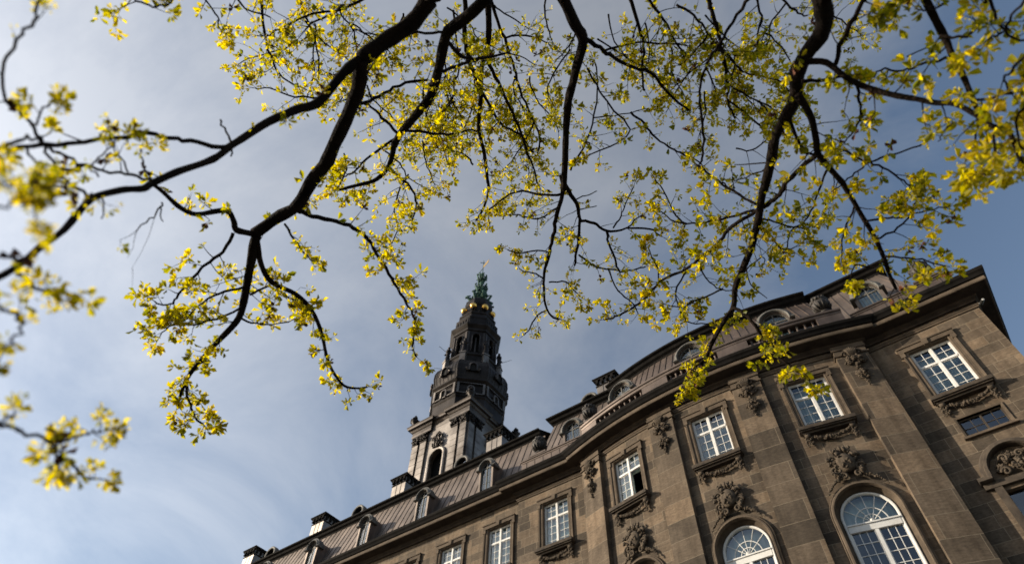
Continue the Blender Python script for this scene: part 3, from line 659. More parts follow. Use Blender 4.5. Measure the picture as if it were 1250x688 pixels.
# dormers
def dormer(hw, hz, depth, loc, rotz=0, win='tall'):
    """round-headed dormer; origin at the middle of its front foot"""
    n = 16; zs = hz-hw
    arc = [(hw*math.cos(PI*i/n), zs+hw*.92*math.sin(PI*i/n)) for i in range(n+1)]
    outl = [(hw, 0)]+arc+[(-hw, 0)]
    iw = hw-.14
    inl = [(iw, .12)]+[(iw*math.cos(PI*i/n), zs+iw*.92*math.sin(PI*i/n)) for i in range(n+1)]+[(-iw, .12)]
    mb = MB()
    O = [Vector((x, 0, z)) for x, z in outl]; I = [Vector((x, 0, z)) for x, z in inl]; B = [Vector((x, depth, z)) for x, z in outl]; Ib = [Vector((x, .14, z)) for x, z in inl]
    mb.rings([B, O, I, Ib])
    mb.box(-iw, iw, -.0, .14, 0, .12)
    o = mb.build('dormer', M_ROOF, palace, loc=loc, rotz=rotz)
    hd = MB(); h2 = hw+.01
    a2 = [(h2*math.cos(PI*i/n), zs+h2*.92*math.sin(PI*i/n)) for i in range(n+1)]
    sweep(hd, [(h2+.16, zs-.06), (h2+.0, zs-.06)]+a2+[(-h2, zs-.06), (-h2-.16, zs-.06)], [(.10, -.4), (.10, .06), (.03, .08), (.0, .14), (-.07, .17), (-.11, .12), (-.12, -.5)], XZ)
    sub('hood', hd, M_GREY, o)
    fr = MB(); y = .10; b = .055
    arc3 = [(iw*math.cos(PI*i/n), zs+iw*.92*math.sin(PI*i/n)) for i in range(n+1)]
    sweep(fr, [(iw, .12)]+arc3+[(-iw, .12)], [(-.0, -.05), (0, .03), (.0, .03), (b, .03), (b, -.05)][:0] or [(0, -.05), (0, .03), (b, .03), (b, -.05)], lambda p, h: Vector((p.x*(1-b/iw) if True else p.x, y-h, p.y-(b if p.y > zs else 0))))
    fr.box(-.03, .03, y-.02, y+.05, .12, zs+iw*.9); fr.box(-iw, iw, y-.018, y+.048, zs-.05, zs+.02); fr.box(-iw, iw, y-.02, y+.05, .12, .2)
    if win == 'tall': grid(fr, -iw, -.03, .2, zs-.05, 2, 4, y+.01, .02); grid(fr, .03, iw, .2, zs-.05, 2, 4, y+.01, .02)
    else:
        for i in (1, 2, 4, 5): a = PI*i/6; fr.tube([Vector((0, y+.01, zs)), Vector((iw*math.cos(a), y+.01, zs+iw*.9*math.sin(a)))], [.014, .014], 4)
        grid(fr, -iw, -.03, .2, zs-.05, 3, 1, y+.01, .02); grid(fr, .03, iw, .2, zs-.05, 3, 1, y+.01, .02)
    sub('window_frame', fr, M_GREY, o)
    pn = MB(); pn.add([(x, y+.02, z) for x, z in inl], [tuple(range(len(inl)))]); sub('pane', pn, M_GLASS, o)
    cu = MB(); cu.add([(x, y+.25, z) for x, z in inl], [tuple(range(len(inl)))]); sub('blind', cu, M_CURTD, o)
    return o
YD = Y1+.18
d0 = dormer(.56, 2.95, 2.2, (-21.5, YD, 22.85))
for i in range(1, 12): dup(d0, palace, (-21.5-5.36*i, YD, 22.85))
d2 = dormer(.66, 2.95, 2.2, (-15.0, Y2+.35, 22.85), 0, 'fan'); dup(d2, palace, (2.35, Y2+.35, 22.85))
d3 = None
for t in BOWT:
    p = bowp(t, BR-.45); loc = (p.x, p.y, 22.85)
    if d3 is None: d3 = dormer(.80, 3.0, 2.2, loc, t, 'fan')
    else: dup(d3, palace, loc, t)
# lucarnes on the upper slope
def lucarne(loc):
    mb = MB(); n = 16; hw = .62; zs = 1.1
    f = [(hw*math.cos(PI*i/n), zs+hw*math.sin(PI*i/n)) for i in range(n+1)]; O = [(hw, 0)]+f+[(-hw, 0)]; iw = .46
    I = [(iw, .1)]+[(iw*math.cos(PI*i/n), zs+iw*math.sin(PI*i/n)) for i in range(n+1)]+[(-iw, .1)]
    mb.rings([[Vector((x, 2.2, z)) for x, z in O], [Vector((x, 0, z)) for x, z in O], [Vector((x, 0, z)) for x, z in I], [Vector((x, .2, z)) for x, z in I]])
    o = mb.build('lucarne', M_EAVE, palace, loc=loc)
    hd = MB(); sweep(hd, [(hw, zs-.3)]+f+[(-hw, zs-.3)], [(.06, -.3), (.06, .08), (-.03, .12), (-.10, .1), (-.10, -.4)], XZ); sub('hood', hd, M_GREY, o)
    pn = MB(); pn.add([(x, .15, z) for x, z in I], [tuple(range(len(I)))]); sub('pane', pn, M_GLASS, o)
    bk = MB(); bk.add([(x, .5, z) for x, z in I], [tuple(range(len(I)))]); sub('attic', bk, M_VOID, o)
    return o
lu = lucarne((-15.05, 27.6, 28.25))
for x in (-26.1, -36.75, -47.3): dup(lu, palace, (x, 27.6, 28.05))
def chimney(loc):
    mb = MB(); hw = .72
    mb.box(-hw, hw, 0, 3.4, 0, 3.15)
    for i in range(3): x = -hw+2*hw*(i+.5)/3+.0; mb.box(x-.02+(.24 if i < 2 else 9), x+.02+(.24 if i < 2 else 9), -.03, .01, 0, 2.5) if i < 2 else None
    o = mb.build('chimney', M_TOWER, palace, loc=loc)
    c = MB()
    for z0, z1, k in ((2.5, 2.58, .05), (3.02, 3.12, .16), (3.12, 3.2, .22), (3.2, 3.26, .1)): c.box(-hw-k, hw+k, -k, 3.4+k, z0, z1)
    for i in range(4): x = -hw+.12+(2*hw-.24)*i/3; c.box(x-.09, x+.09, -.15, .01, 2.66, 3.02); c.blob((x, -.12, 2.72), .1)
    for i in range(8): y = .2+3.0*i/7; c.box(hw-.01, hw+.15, y-.09, y+.09, 2.66, 3.02)
    sub('chimney_cap', c, M_EAVE, o)
    return o
ch = chimney((-14.15, 28.5, 28.7))
for x in (-23.9, -33.6, -43.1, -52.3, -62): dup(ch, palace, (x, 28.5, 28.55))
# back of the building, so that it is a closed body from other sides
bk = MB(); bk.add([(XA, 60, GZ), (XE, 60, GZ), (XE, 60, 28), (XA, 60, 28)], [(0, 1, 2, 3)], [(0, 0), (90, 0), (90, 30), (0, 30)])
bk.add([(XA, 36, 32.2), (XE-2, 36, 32.2), (XE-2, 60, 28), (XA, 60, 28)], [(0, 1, 2, 3)], [(0, 0), (90, 0), (90, 25), (0, 25)])
bk.build('rear_wall', M_WALL, palace)

# ------------------------------------------------------------------ tower
TX, TY = -48.0, 50.75
tower = thing('palace_tower', 'tall dark tower with statues, gilded balls and green crown rising behind the roof', 'tower', (TX, TY, GZ))
def tface(k, ap):
    """mapping of face k (of 4 or 8) at apothem ap: k*45 degrees, 0 = the face towards the courtyard"""
    a = rad(k); nx, ny = math.sin(a), -math.cos(a); tx, ty = math.cos(a), math.sin(a)
    return lambda s, z, d=0: Vector((TX+tx*s+nx*(ap+d), TY+ty*s+ny*(ap+d), z))
HB = 4.75
sh = MB()
for k in (0, 90, 180, 270): wall(sh, tface(k, HB), -HB, HB, GZ, 58.6, [(0, 1.55, 44.0, 53.2, True)], 5, rev=.9)
shaft = sh.build('shaft', M_TOWER, tower)
core = MB(); core.box(TX-3.6, TX+3.6, TY-3.6, TY+3.6, 30, 57); core.build('belfry_core', M_VOID, shaft)
for k in (0, 90, 180, 270):
    M = tface(k, HB)
    for s in (-4.2, -2.75, 2.75, 4.2):
        tp = MB(); cap = MB()
        swoop(tp, M, s, .52, 30, 55.2, 0, .28, 1)
        for z in [31+1.0*i for i in range(24)]: swoop(tp, M, s, .53, z, z+.08, .0, .31, 1)
        for z0, z1, d, h in ((55.2, 55.4, .36, .6), (55.4, 56.5, .3, .55), (56.5, 56.7, .42, .66)): swoop(cap, M, s, h, z0, z1, 0, d, 1)
        for i in range(16): ornblob(cap, M, s+R(-.5, .5), R(55.4, 56.4), .4, R(.14, .24))
        po = tp.build('pilaster', M_TOWER, tower); cap.build('capital', M_TSHADE, po, smooth=True)
    arcs = MB(); n = 20; arc = [(1.55*math.cos(PI*i/n), 51.65+1.55*math.sin(PI*i/n)) for i in range(n+1)]
    sweep(arcs, [(1.55, 40)]+arc+[(-1.55, 40)], [(0, -.1), (0, .18), (-.2, .28), (-.42, .25), (-.45, 0)], lambda p, h, M=M: M(p.x, p.y, h))
    ao = arcs.build('belfry_archivolt', M_TOWER, tower); cap = MB()
    for i in range(40):
        a = R(0, 2*PI); q = math.sqrt(R(0, 1)); ornblob(cap, M, .9*q*math.cos(a), 54.3+1.3*q*math.sin(a), .3+.3*(1-q), R(.15, .28))
    cap.build('cartouche', M_TSHADE, ao, smooth=True)
SQ = []
for a in range(4):
    c_, s_ = math.cos(a*PI/2), math.sin(a*PI/2)
    for x, y in ((-HB, -HB), (-1.95, -HB), (-1.95, -HB+.38), (1.95, -HB+.38), (1.95, -HB)): SQ.append((TX+c_*x-s_*y, TY+s_*x+c_*y))
ent = MB(); sweep(ent, SQ, [(-.9, 56.72), (.35, 56.72), (.4, 57.0), (.34, 57.05), (.34, 57.6), (.45, 57.7), (.55, 57.85), (.6, 58.0), (.9, 58.1), (.95, 58.35), (1.05, 58.5), (.95, 58.62), (-.9, 59.0)], XY, closed=True); ent.build('cornice', M_TMID, tower)
def octa(prof, name, m, par=tower):
    mb = MB(); mb.lathe([(r/math.cos(PI/8)*.965, z) for r, z in prof], (TX, TY, 0), 8, PI/8); return mb.build(name, m, par)
# broken corner blocks with finials
fin = None
for sx in (-1, 1):
    for sy in (-1, 1):
        mb = MB(); mb.lathe([(.55, 0), (.55, .25), (.3, .35), (.22, .6), (.5, .95), (.58, 1.25), (.4, 1.6), (.2, 1.7), (.3, 1.95), (.05, 2.4)], (0, 0, 0), 12)
        for i in range(16): a = R(0, 6.3); mb.blob((.5*math.cos(a), .5*math.sin(a), R(.9, 1.5)), R(.14, .22))
        loc = (TX+sx*5.1, TY+sy*5.1, 58.6)
        if fin is None: fin = mb.build('finial', M_TSHADE, tower, loc=loc, smooth=True)
        else: dup(fin, tower, loc)
octa([(5.1, 58.7), (5.1, 61.0), (5.25, 61.2), (5.25, 61.5), (5.15, 61.6), (5.15, 63.6), (5.4, 63.8), (5.7, 64.1), (5.7, 64.35), (5.45, 64.4)], 'octagon_stage', M_TSHADE)
octa([(5.3, 64.35), (5.5, 65.2), (5.65, 66.2), (5.6, 67.2), (5.3, 68.1), (4.8, 68.8), (4.35, 69.2), (4.1, 69.5), (4.1, 70.6), (4.3, 70.8), (4.3, 71.1), (3.9, 71.15)], 'dome', M_TSHADE)
# panels in paler metal painting in sunlight, windows, cresting of the octagon stage
for k in range(0, 360, 45):
    M = tface(k, 5.18); pan = MB(); orn = MB()
    hw = 1.9
    swoop(pan, M, -hw+.05, .16, 61.6, 63.55, -.1, .12, 1); swoop(pan, M, hw-.05, .16, 61.6, 63.55, -.1, .12, 1)
    swoop(pan, M, 0, hw, 61.58, 61.7, -.1, .1, 1); swoop(pan, M, 0, hw, 63.5, 63.6, -.1, .1, 1)
    n = 12; arc = [(.55*math.cos(PI*i/n), 62.5+.55*math.sin(PI*i/n)) for i in range(n+1)]
    sweep(pan, [(.55, 61.6)]+arc+[(-.55, 61.6)], [(0, -.1), (0, .2), (-.2, .25), (-.22, -.1)], lambda p, h, M=M: M(p.x, p.y, h))
    po = pan.build('window_panel', M_TOWER, tower)
    vo_ = MB(); vo_.add([M(x, z, .03) for x, z in [(.55, 61.7)]+arc+[(-.55, 61.7)]], [tuple(range(len(arc)+2))]); vo_.build('opening', M_VOID, po)
    M2 = tface(k, 5.45)
    arc = [(.6*math.cos(PI*i/n), 66.6+.6*math.sin(PI*i/n)) for i in range(n+1)]
    sweep(orn, [(.62, 65.7)]+arc+[(-.62, 65.7)], [(.1, -.5), (.1, .35), (-.14, .45), (-.2, -.5)], lambda p, h, M=M2: M(p.x, p.y, h))
    vol(orn, M2, -.75, 65.9, .3, .3, -1, .12); vol(orn, M2, .75, 65.9, .3, .3, 1, .12)
    oo = orn.build('oculus', M_TMID, tower)
    vo_ = MB(); vo_.add([M2(x, z, .2) for x, z in [(.6, 65.75)]+arc+[(-.6, 65.75)]], [tuple(range(len(arc)+2))]); vo_.build('opening', M_VOID, oo)
# standing seams of the dome
sm = MB()
dp = [(5.3, 64.4), (5.5, 65.2), (5.65, 66.2), (5.6, 67.2), (5.3, 68.1), (4.8, 68.8), (4.35, 69.2)]
for k in range(0, 360, 45):
    for f in (-.8, -.5, -.2, .2, .5, .8, 1.0):
        pts = []
        for r_, z in dp:
            ap = r_*.965; M = tface(k, ap+.01); pts.append(M(f*ap*math.tan(PI/8), z, 0))
        sm.tube(pts, [.045 if f < 1 else .09]*len(pts), 4)
sm.build('dome_seams', M_TSHADE, tower)
# open lantern drum
dr = MB(); AP = 3.45; hw = AP*math.tan(PI/8)
for k in range(0, 360, 45): wall(dr, tface(k, AP), -hw, hw, 71.1, 77.4, [(0, .72, 72.0, 76.3, True)], 3, rev=.5)
drum = dr.build('lantern_drum', M_TSHADE, tower)
co_ = MB(); co_.lathe([(2.5, 71), (2.5, 77.3)], (TX, TY, 0), 8, PI/8); co_.build('lantern_core', M_VOID, drum)
ad = MB()
for k in range(0, 360, 45):
    M = tface(k, AP); n = 12; arc = [(.72*math.cos(PI*i/n), 75.58+.72*math.sin(PI*i/n)) for i in range(n+1)]
    sweep(ad, [(.72, 72)]+arc+[(-.72, 72)], [(0, -.1), (0, .1), (-.15, .2), (-.2, -.1)], lambda p, h, M=M: M(p.x, p.y, h))
    for s in (-hw+.18, hw-.18): swoop(ad, M, s, .16, 71.3, 76.6, -.05, .14, 1)
    swoop(ad, M, 0, .1, 72, 75.8, -.45, -.3, 1)
ad.build('lantern_archivolts', M_TMID, drum)
octa([(3.6, 76.9), (3.75, 77.0), (3.8, 77.4), (4.05, 77.7), (4.25, 77.95), (4.25, 78.3), (3.7, 78.5)], 'lantern_cornice', M_TSHADE)
octa([(3.55, 78.4), (3.5, 80.3), (3.6, 80.45), (3.6, 80.7), (3.1, 80.9), (3.05, 82.0), (3.2, 82.15), (3.2, 82.4), (2.5, 82.6)], 'upper_stage', M_TSHADE)
octa([(2.3, 82.5), (2.25, 85.4), (2.45, 85.6), (2.5, 86.2), (2.4, 86.4), (2.35, 87.2), (1.9, 87.9), (1.5, 88.3)], 'crown_base', M_TSHADE)
# parapet ribs that catch the sun
rb = MB()
for k in range(0, 360, 45):
    M = tface(k, 3.42); h_ = 3.42*math.tan(PI/8)
    for i in range(5): s = -h_+2*h_*(i+.5)/5; swoop(rb, M, s, .07, 78.5, 80.25, -.1, .07, 1)
rb.build('stage_ribs', M_TSHADE, tower)
# thin railing round the ball gallery
rl = MB()
for zz in (83.1, 83.5): rl.tube([Vector((TX+3.0*math.cos(PI/8+i*PI/4), TY+3.0*math.sin(PI/8+i*PI/4), zz)) for i in range(9)], [.03]*9, 4)
for i in range(24): a = 2*PI*i/24; r_ = 2.82; rl.tube([Vector((TX+r_*math.cos(a), TY+r_*math.sin(a), 82.4)), Vector((TX+r_*math.cos(a), TY+r_*math.sin(a), 83.5))], [.025, .025], 4)
rl.build('railing', M_TSHADE, tower)
ball = None
for i in range(8):
    a = PI/8+i*PI/4; loc = (TX+2.62*math.cos(a), TY+2.62*math.sin(a), 84.6)
    if ball is None:
        mb = MB(); mb.blob((0, 0, 0), .60, n=16, m=10, lump=0); ball = mb.build('gilded_ball', M_GOLD, tower, loc=loc, smooth=True)
        br_ = MB(); br_.lathe([(.15, -.95), (.4, -.9), (.2, -.62), (.3, -.5)], (0, 0, 0), 8); sub('ball_bracket', br_, M_TSHADE, ball)
    else: dup(ball, tower, loc)
# statues with spears
st = None
for i in range(8):
    a = PI/8+i*PI/4; loc = (TX+4.35*math.cos(a), TY+4.35*math.sin(a), 69.0)
    if st is None:
        mb = MB()
        mb.lathe([(.5, 1.8), (.48, 2.2), (.36, 2.9), (.30, 3.5), (.36, 3.9), (.44, 4.35), (.34, 4.55), (.12, 4.62), (.12, 4.75), (.2, 4.85), (.22, 5.05), (.16, 5.22), (.02, 5.28)], (0, 0, 0), 10)
        for sg in (-1, 1): mb.tube([Vector((0, sg*.4, 4.4)), Vector((.22, sg*.58, 3.9)), Vector((.45, sg*.4, 3.6))], [.14, .12, .08], 6)
        mb.v = [(v[0], v[1], v[2]+.06*math.sin(v[2]*9+v[0]*7)) for v in mb.v]
        st = mb.build('statue', M_TSHADE, tower, loc=loc, rotz=a, smooth=True)
        pd = MB(); pd.box(-.45, .45, -.45, .45, -.3, 1.6); pd.box(-.55, .55, -.55, .55, 1.6, 1.8); sub('statue_pedestal', pd, M_TOWER, st)
        sp = MB(); sp.tube([Vector((.2, .35, 3.4)), Vector((1.9, .55, 3.9))], [.04, .03], 5); sub('spear', sp, M_TSHADE, st)
    else: dup(st, tower, loc, a)
# crown of copper foliage and the weather vane
cw = MB()
def spray(z, r, h, n, br):
    for i in range(n):
        a = 2*PI*i/n+.2; d = Vector((math.cos(a), math.sin(a), 0)); c = Vector((TX, TY, z))
        cw.tube([c+d*r*.3, c+d*r*.8+Vector((0, 0, h*.5)), c+d*r+Vector((0, 0, h*.9)), c+d*(r*.75)+Vector((0, 0, h*1.15))], [br*1.2, br, br*.8, br*.4], 6)
        for j in range(10): cw.blob(c+d*(r*R(.5, 1.05))+Vector((R(-.2, .2), R(-.2, .2), h*R(.1, 1.1))), br*R(.4, .9))
spray(87.8, 2.35, 1.9, 8, .26); spray(89.6, 1.25, 2.4, 8, .2); spray(92.0, 1.15, 2.1, 8, .17); spray(95.2, .95, 1.7, 8, .15)
cw.lathe([(.9, 87.5), (.6, 90), (.35, 92), (.25, 95), (.25, 97), (.3, 97.6), (.1, 98)], (TX, TY, 0), 10)
cw.blob((TX, TY, 97.4), .4, lump=.1)
cw.build('copper_crown', M_VERD, tower, smooth=True)
va = MB(); va.tube([Vector((TX, TY, 97.8)), Vector((TX, TY, 102.2))], [.09, .07], 6)
va.tube([Vector((TX-.45, TY-.45, 101.4)), Vector((TX+.45, TY+.45, 101.4))], [.07, .07], 5)
dv = Vector((.95, -.30, 0.0)).normalized()
c = Vector((TX, TY, 99.6)); va.tube([c-dv*1.9, c], [.06, .06], 5); va.blob(c-dv*1.9, .2)
vo = va.build('weather_vane', M_VERD, tower)
fl = MB(); sd_ = Vector((-dv.y, dv.x, 0))*.03
P4 = [c, c+dv*2.0+Vector((0, 0, .1)), c+dv*1.7+Vector((0, 0, .45)), c+dv*2.0+Vector((0, 0, .85)), c+Vector((0, 0, .75))]
fl.rings([[p-sd_ for p in P4], [p+sd_ for p in P4]], True, True); fl.build('vane_flag', M_GOLD, vo)

# ------------------------------------------------------------------ security camera under the right-hand cornice
cm = thing('security_camera', 'small dark security camera with a pale rim fixed under the cornice at the right-hand corner', 'camera', (XE+.3, Y2+.15, 21.5))
q = Vector((XE+.16, Y2-.05, 21.44))
m_ = MB(); m_.tube([q+Vector((-.18, .08, .0)), q+Vector((.06, -.1, -.06))], [.03, .03], 6); m_.box(q.x-.22, q.x-.16, q.y+.0, q.y+.16, q.z-.08, q.z+.08); m_.build('bracket', M_BLACK, cm)
m_ = MB(); m_.tube([q+Vector((.0, .0, -.06)), q+Vector((.1, -.26, -.12))], [.07, .075], 10); m_.build('housing', M_BLACK, cm)
m_ = MB(); m_.tube([q+Vector((.1, -.262, -.121)), q+Vector((.108, -.285, -.126))], [.05, .045], 10); m_.build('lens', M_WHITE, cm)

# ------------------------------------------------------------------ tree
def at(px, py, d):
    v = CF*FPX+CR*(px-625)-CU*(py-344); return v.normalized()*d
TS = {'a': (0, 0, .336), 'b': (420, 0, .336), 'c': (830, 0, .336), 'd': (0, 230, .336), 'e': (170, 230, .4795), 'f': (590, 200, .336), 'g': (800, 200, .4361), 'h': (0, 440, .3605)}
def T(k, pts):
    x, y, s = TS[k]; return [(x+s*a, y+s*b) for a, b in pts]
tree = thing('tree', 'tree bursting into yellow-green spring leaf, dark branches hanging over the courtyard', 'tree', (2.2, -2.6, GZ))
def smooth_pts(P, n=4):
    out = []
    for i in range(len(P)-1):
        p0, p1, p2, p3 = P[max(i-1, 0)], P[i], P[i+1], P[min(i+2, len(P)-1)]
        for j in range(n):
            t = j/n; out.append(.5*((2*p1)+(p2-p0)*t+(2*p0-5*p1+4*p2-p3)*t*t+(3*p1-p0-3*p2+p3)*t**3))
    out.append(P[-1]); return out
class Limb:
    def __init__(s, name, ls=1.0): s.name = name; s.wood = MB(); s.twig = s.wood; s.leaf = MB(); s.tone = []; s.dry = MB(); s.ls = ls
def leaf(mb, tones, p, d, up, ln, wd, tone):
    d = d.normalized(); side = d.cross(up)
    if side.length < 1e-4: side = d.orthogonal()
    side.normalize(); n = side.cross(d)
    f = wd*.35; b = len(mb.v)
    mb.v += [tuple(x) for x in (p, p+d*ln*.35-side*wd*.34+n*f*.5, p+d*ln*.72-side*wd*.5+n*f, p+d*ln-n*ln*.1, p+d*ln*.72+side*wd*.5+n*f, p+d*ln*.35+side*wd*.34+n*f*.5, p+d*ln*.6-n*f*.2)]
    mb.f += [(b, b+6, b+1), (b+1, b+6, b+2), (b+2, b+6, b+3), (b+3, b+6, b+4), (b+4, b+6, b+5), (b+5, b+6, b)]
    tones += [tone]*7
def rv(): 
    v = Vector((random.gauss(0, 1), random.gauss(0, 1), random.gauss(0, 1))); return v.normalized()
def cluster(Lm, p, d, sc_=1.0):
    k = random.choice((2, 3, 4, 5, 6, 8)); base = random.uniform(.05, .95)
    size = sc_*Lm.ls*random.choice((.55, .8, .95, 1.1, 1.3))
    for i in range(k):
        dd = (d*.75+rv()*.85).normalized()
        ln = size*random.uniform(.021, .042)
        leaf(Lm.leaf, Lm.tone, p+dd*.008, dd, rv(), ln, ln*random.uniform(.38, .62), min(1, max(0, base+random.uniform(-.25, .25))))
def twig(Lm, p, d, ln, r, depth, dens, fol):
    n = max(3, int(ln/.05)); pts = [p]; dd = d.normalized()
    for i in range(n):
        dd = (dd+rv()*.22+Vector((0, 0, -.03))).normalized(); pts.append(pts[-1]+dd*ln/n)
    rs = [r*(1-.65*i/n) for i in range(n+1)]
    Lm.twig.tube(pts, rs, 4)
    for i in range(1, n+1):
        tdir = (pts[i]-pts[i-1]).normalized()
        if random.random() < fol*dens*(.45+.55*i/n): cluster(Lm, pts[i]+rv()*.004, (tdir+rv()*.9).normalized())
        if depth > 0 and random.random() < .42*dens and i > 1:
            s_ = rv(); s_ = (s_-tdir*s_.dot(tdir)).normalized()
            twig(Lm, pts[i], tdir*.65+s_*.8, ln*random.uniform(.3, .6), r*.65, depth-1, dens, fol)
    if random.random() < fol*1.1: cluster(Lm, pts[-1], dd, 1.1)
    if random.random() < .07:
        for _ in range(4): leaf(Lm.dry, [], pts[-1], rv(), rv(), .03, .018, 0)
def branch(Lm, px, w0, w1, d0, d1, fol=.6, sp=.075, tl=.16, start=.15, sides=7, dens=1.0):
    """px: traced line, w0/w1: widths in photo pixels, d0/d1: distances from the eye, fol: leafiness, sp: spacing of the side twigs"""
    n = len(px); acc = [0]
    for a, b in zip(px, px[1:]): acc.append(acc[-1]+math.hypot(a[0]-b[0], a[1]-b[1]))
    tot = acc[-1]
    P = smooth_pts([at(x, y, d0+(d1-d0)*(l/tot)+.03*random.uniform(-1, 1)*d0*.2) for (x, y), l in zip(px, acc)], 4)
    m = len(P); rs = []
    for i in range(m):
        k = i/(m-1); wpx = (w0+(w1-w0)*k)*.84; rs.append(max(.0016, wpx/2*P[i].length/FPX)*(1+.16*noise.noise(P[i]*14)+.12*noise.noise(P[i]*41)))
    if w0 > 7: P = [p+Vector((noise.noise(p*6), noise.noise(p*6+Vector((5, 5, 5))), noise.noise(p*6+Vector((9, 1, 3)))))*rs[i]*.35 for i, p in enumerate(P)]
    else: P = [p+rv()*.006 for p in P]
    Lm.wood.tube(P, rs, sides if w0 > 6 else 5)
    if fol <= 0: return P
    tl_ = 0; nxt = 0; L_ = sum((b-a).length for a, b in zip(P, P[1:]))
    for i in range(1, m):
        seg = P[i]-P[i-1]; tl_ += seg.length
        while nxt < tl_:
            if nxt > start*L_:
                td = seg.normalized(); s_ = rv(); s_ = (s_-td*s_.dot(td)).normalized()
                k = nxt/L_
                if random.random() < .85: twig(Lm, P[i], td*.6+s_, tl*random.uniform(.45, 1.3)*(1.15-.5*k), max(.0014, min(rs[i]*.5, .0032)), 1, dens, fol)
                elif fol > .3: cluster(Lm, P[i]+s_*rs[i], s_)
            nxt += sp*(.6 if Lm is LIMBS[0] else .8 if d0 > 2.85 else 1)*random.uniform(.6, 1.4)
    if w1 < 5: 
        for _ in range(2): twig(Lm, P[-1], (P[-1]-P[-2]), tl*.6, .0016, 1, dens, fol)
    return P
LIMBS = []
FORK = Vector((1.9, -2.2, 2.3))
def limb_root(Lm, px, w0, d, via=None):
    p = at(*px, d); r = w0/2*d/FPX
    q = at(px[0]+ (625-px[0])*-.02, -120, d*.97)
    m_ = FORK.lerp(q, .5)+Vector((0, 0, .45))+rv_()*.12
    P = smooth_pts([FORK+Vector((0, 0, -.5)), FORK.lerp(q, .12)+Vector((0, 0, .15)), m_, FORK.lerp(q, .82)+Vector((0, 0, .12))+rv_()*.05, q, p], 6); n = len(P)
    P = [a+Vector((noise.noise(a*4), noise.noise(a*4+Vector((5, 5, 5))), noise.noise(a*4+Vector((9, 1, 3)))))*.05*math.sin(PI*i/(n-1)) for i, a in enumerate(P)]
    Lm.wood.tube(P, [r*.86*(1.9-.9*i/(n-1)) for i in range(n)], 9)

# limb A: the big left-hand limb
A = Limb('A'); LIMBS.append(A)
limb_root(A, (527.5, 0), 24, 3.3)
branch(A, T('b', [(320, 0), (250, 75), (150, 150), (60, 215)]), 24, 20, 3.3, 3.25, .5, .10, .16, .3)
branch(A, [(440, 72)]+T('a', [(1250, 260), (1160, 370), (1080, 400), (1000, 430), (900, 490), (830, 535)]), 14, 9.5, 3.25, 2.75, .25, .22, .10, .3)
branch(A, T('b', [(60, 215), (55, 300), (20, 400)])+T('a', [(1200, 560), (1150, 640)])+T('d', [(1080, 60), (1000, 110), (925, 165)]), 21, 16, 3.25, 3.6, .35, .13, .13, .35)
A2 = branch(A, T('e', [(300, 120), (290, 150), (280, 220), (265, 290), (245, 340), (190, 400), (130, 470), (110, 510), (100, 545)]), 14, 3, 3.6, 3.95, .75, .06, .16, .12)
branch(A, T('e', [(125, 480), (120, 510), (130, 550), (150, 590), (175, 610)]), 4, 2.5, 3.9, 4.0, .9, .05, .08, .1)
branch(A, T('e', [(300, 130), (310, 190), (340, 240), (400, 270), (440, 310), (465, 370), (475, 420), (490, 460), (520, 500), (555, 508), (580, 505)]), 8, 2.5, 3.6, 4.1, .6, .075, .12, .12)
branch(A, T('e', [(400, 55), (440, 70), (500, 85), (545, 100), (590, 140), (620, 190), (650, 240), (680, 290), (700, 330), (695, 400), (705, 430)]), 7, 2.5, 3.5, 4.3, .75, .065, .13, .15)
branch(A, T('e', [(240, 112), (215, 160), (165, 195), (130, 235), (100, 270), (80, 295), (40, 290)]), 5, 2, 3.6, 3.7, .7, .06, .13)
branch(A, T('e', [(275, 250), (220, 262), (160, 290), (110, 340), (60, 350)]), 4, 1.5, 3.7, 3.8, .8, .055, .12)
branch(A, T('e', [(280, 270), (330, 250), (380, 275), (420, 300)]), 3.5, 1.5, 3.7, 3.9, .8, .055, .12)
branch(A, T('e', [(265, 300), (200, 330), (140, 345), (90, 345), (50, 375)]), 3.5, 1.5, 3.7, 3.8, .8, .055, .12)
branch(A, T('e', [(255, 330), (300, 345), (350, 345), (400, 330)]), 3, 1.5, 3.75, 3.9, .7, .06, .1)
branch(A, T('e', [(370, 90), (410, 150), (440, 185)]), 3.5, 1.5, 3.5, 3.7, .6, .06, .1)
branch(A, T('d', [(920, 165), (860, 150), (850, 120), (830, 85), (800, 80), (715, 95), (650, 65), (590, 10), (550, -20)]), 8.5, 5, 3.6, 3.0, .35, .10, .10, .25)
# its left fork, coming back over the viewer's head
B1 = Limb('A1', .5); LIMBS.append(B1)
branch(B1, T('a', [(835, 532), (770, 580), (640, 625), (550, 665)])+T('d', [(520, 0), (440, 5), (330, 40), (230, 150), (150, 210), (80, 270), (0, 320), (-60, 350)]), 9.5, 7.5, 2.75, 1.75, .12, .3, .08, .2)
branch(B1, T('a', [(835, 532), (740, 525), (640, 505), (535, 485), (470, 500), (250, 515), (150, 525), (0, 545), (-60, 560)]), 6, 5.5, 2.75, 1.8, .12, .3, .08, .3)
branch(B1, T('a', [(840, 530), (820, 480), (795, 435)]), 3.5, 2.5, 2.75, 2.8, 0); branch(B1, T('a', [(838, 535), (845, 568)]), 3, 2, 2.75, 2.75, 0)
branch(B1, T('a', [(550, 660), (500, 640), (420, 625), (330, 610), (240, 570), (160, 520), (120, 460), (60, 400), (15, 345), (30, 200), (80, 120), (130, 60), (150, 0), (160, -50)]), 4, 3.5, 2.3, 1.7, .55, .09, .07, .1)
branch(B1, T('a', [(160, 520), (190, 590), (230, 640), (290, 690)])+[(115, 240)], 4, 3, 2.0, 1.9, .4, .09, .07)
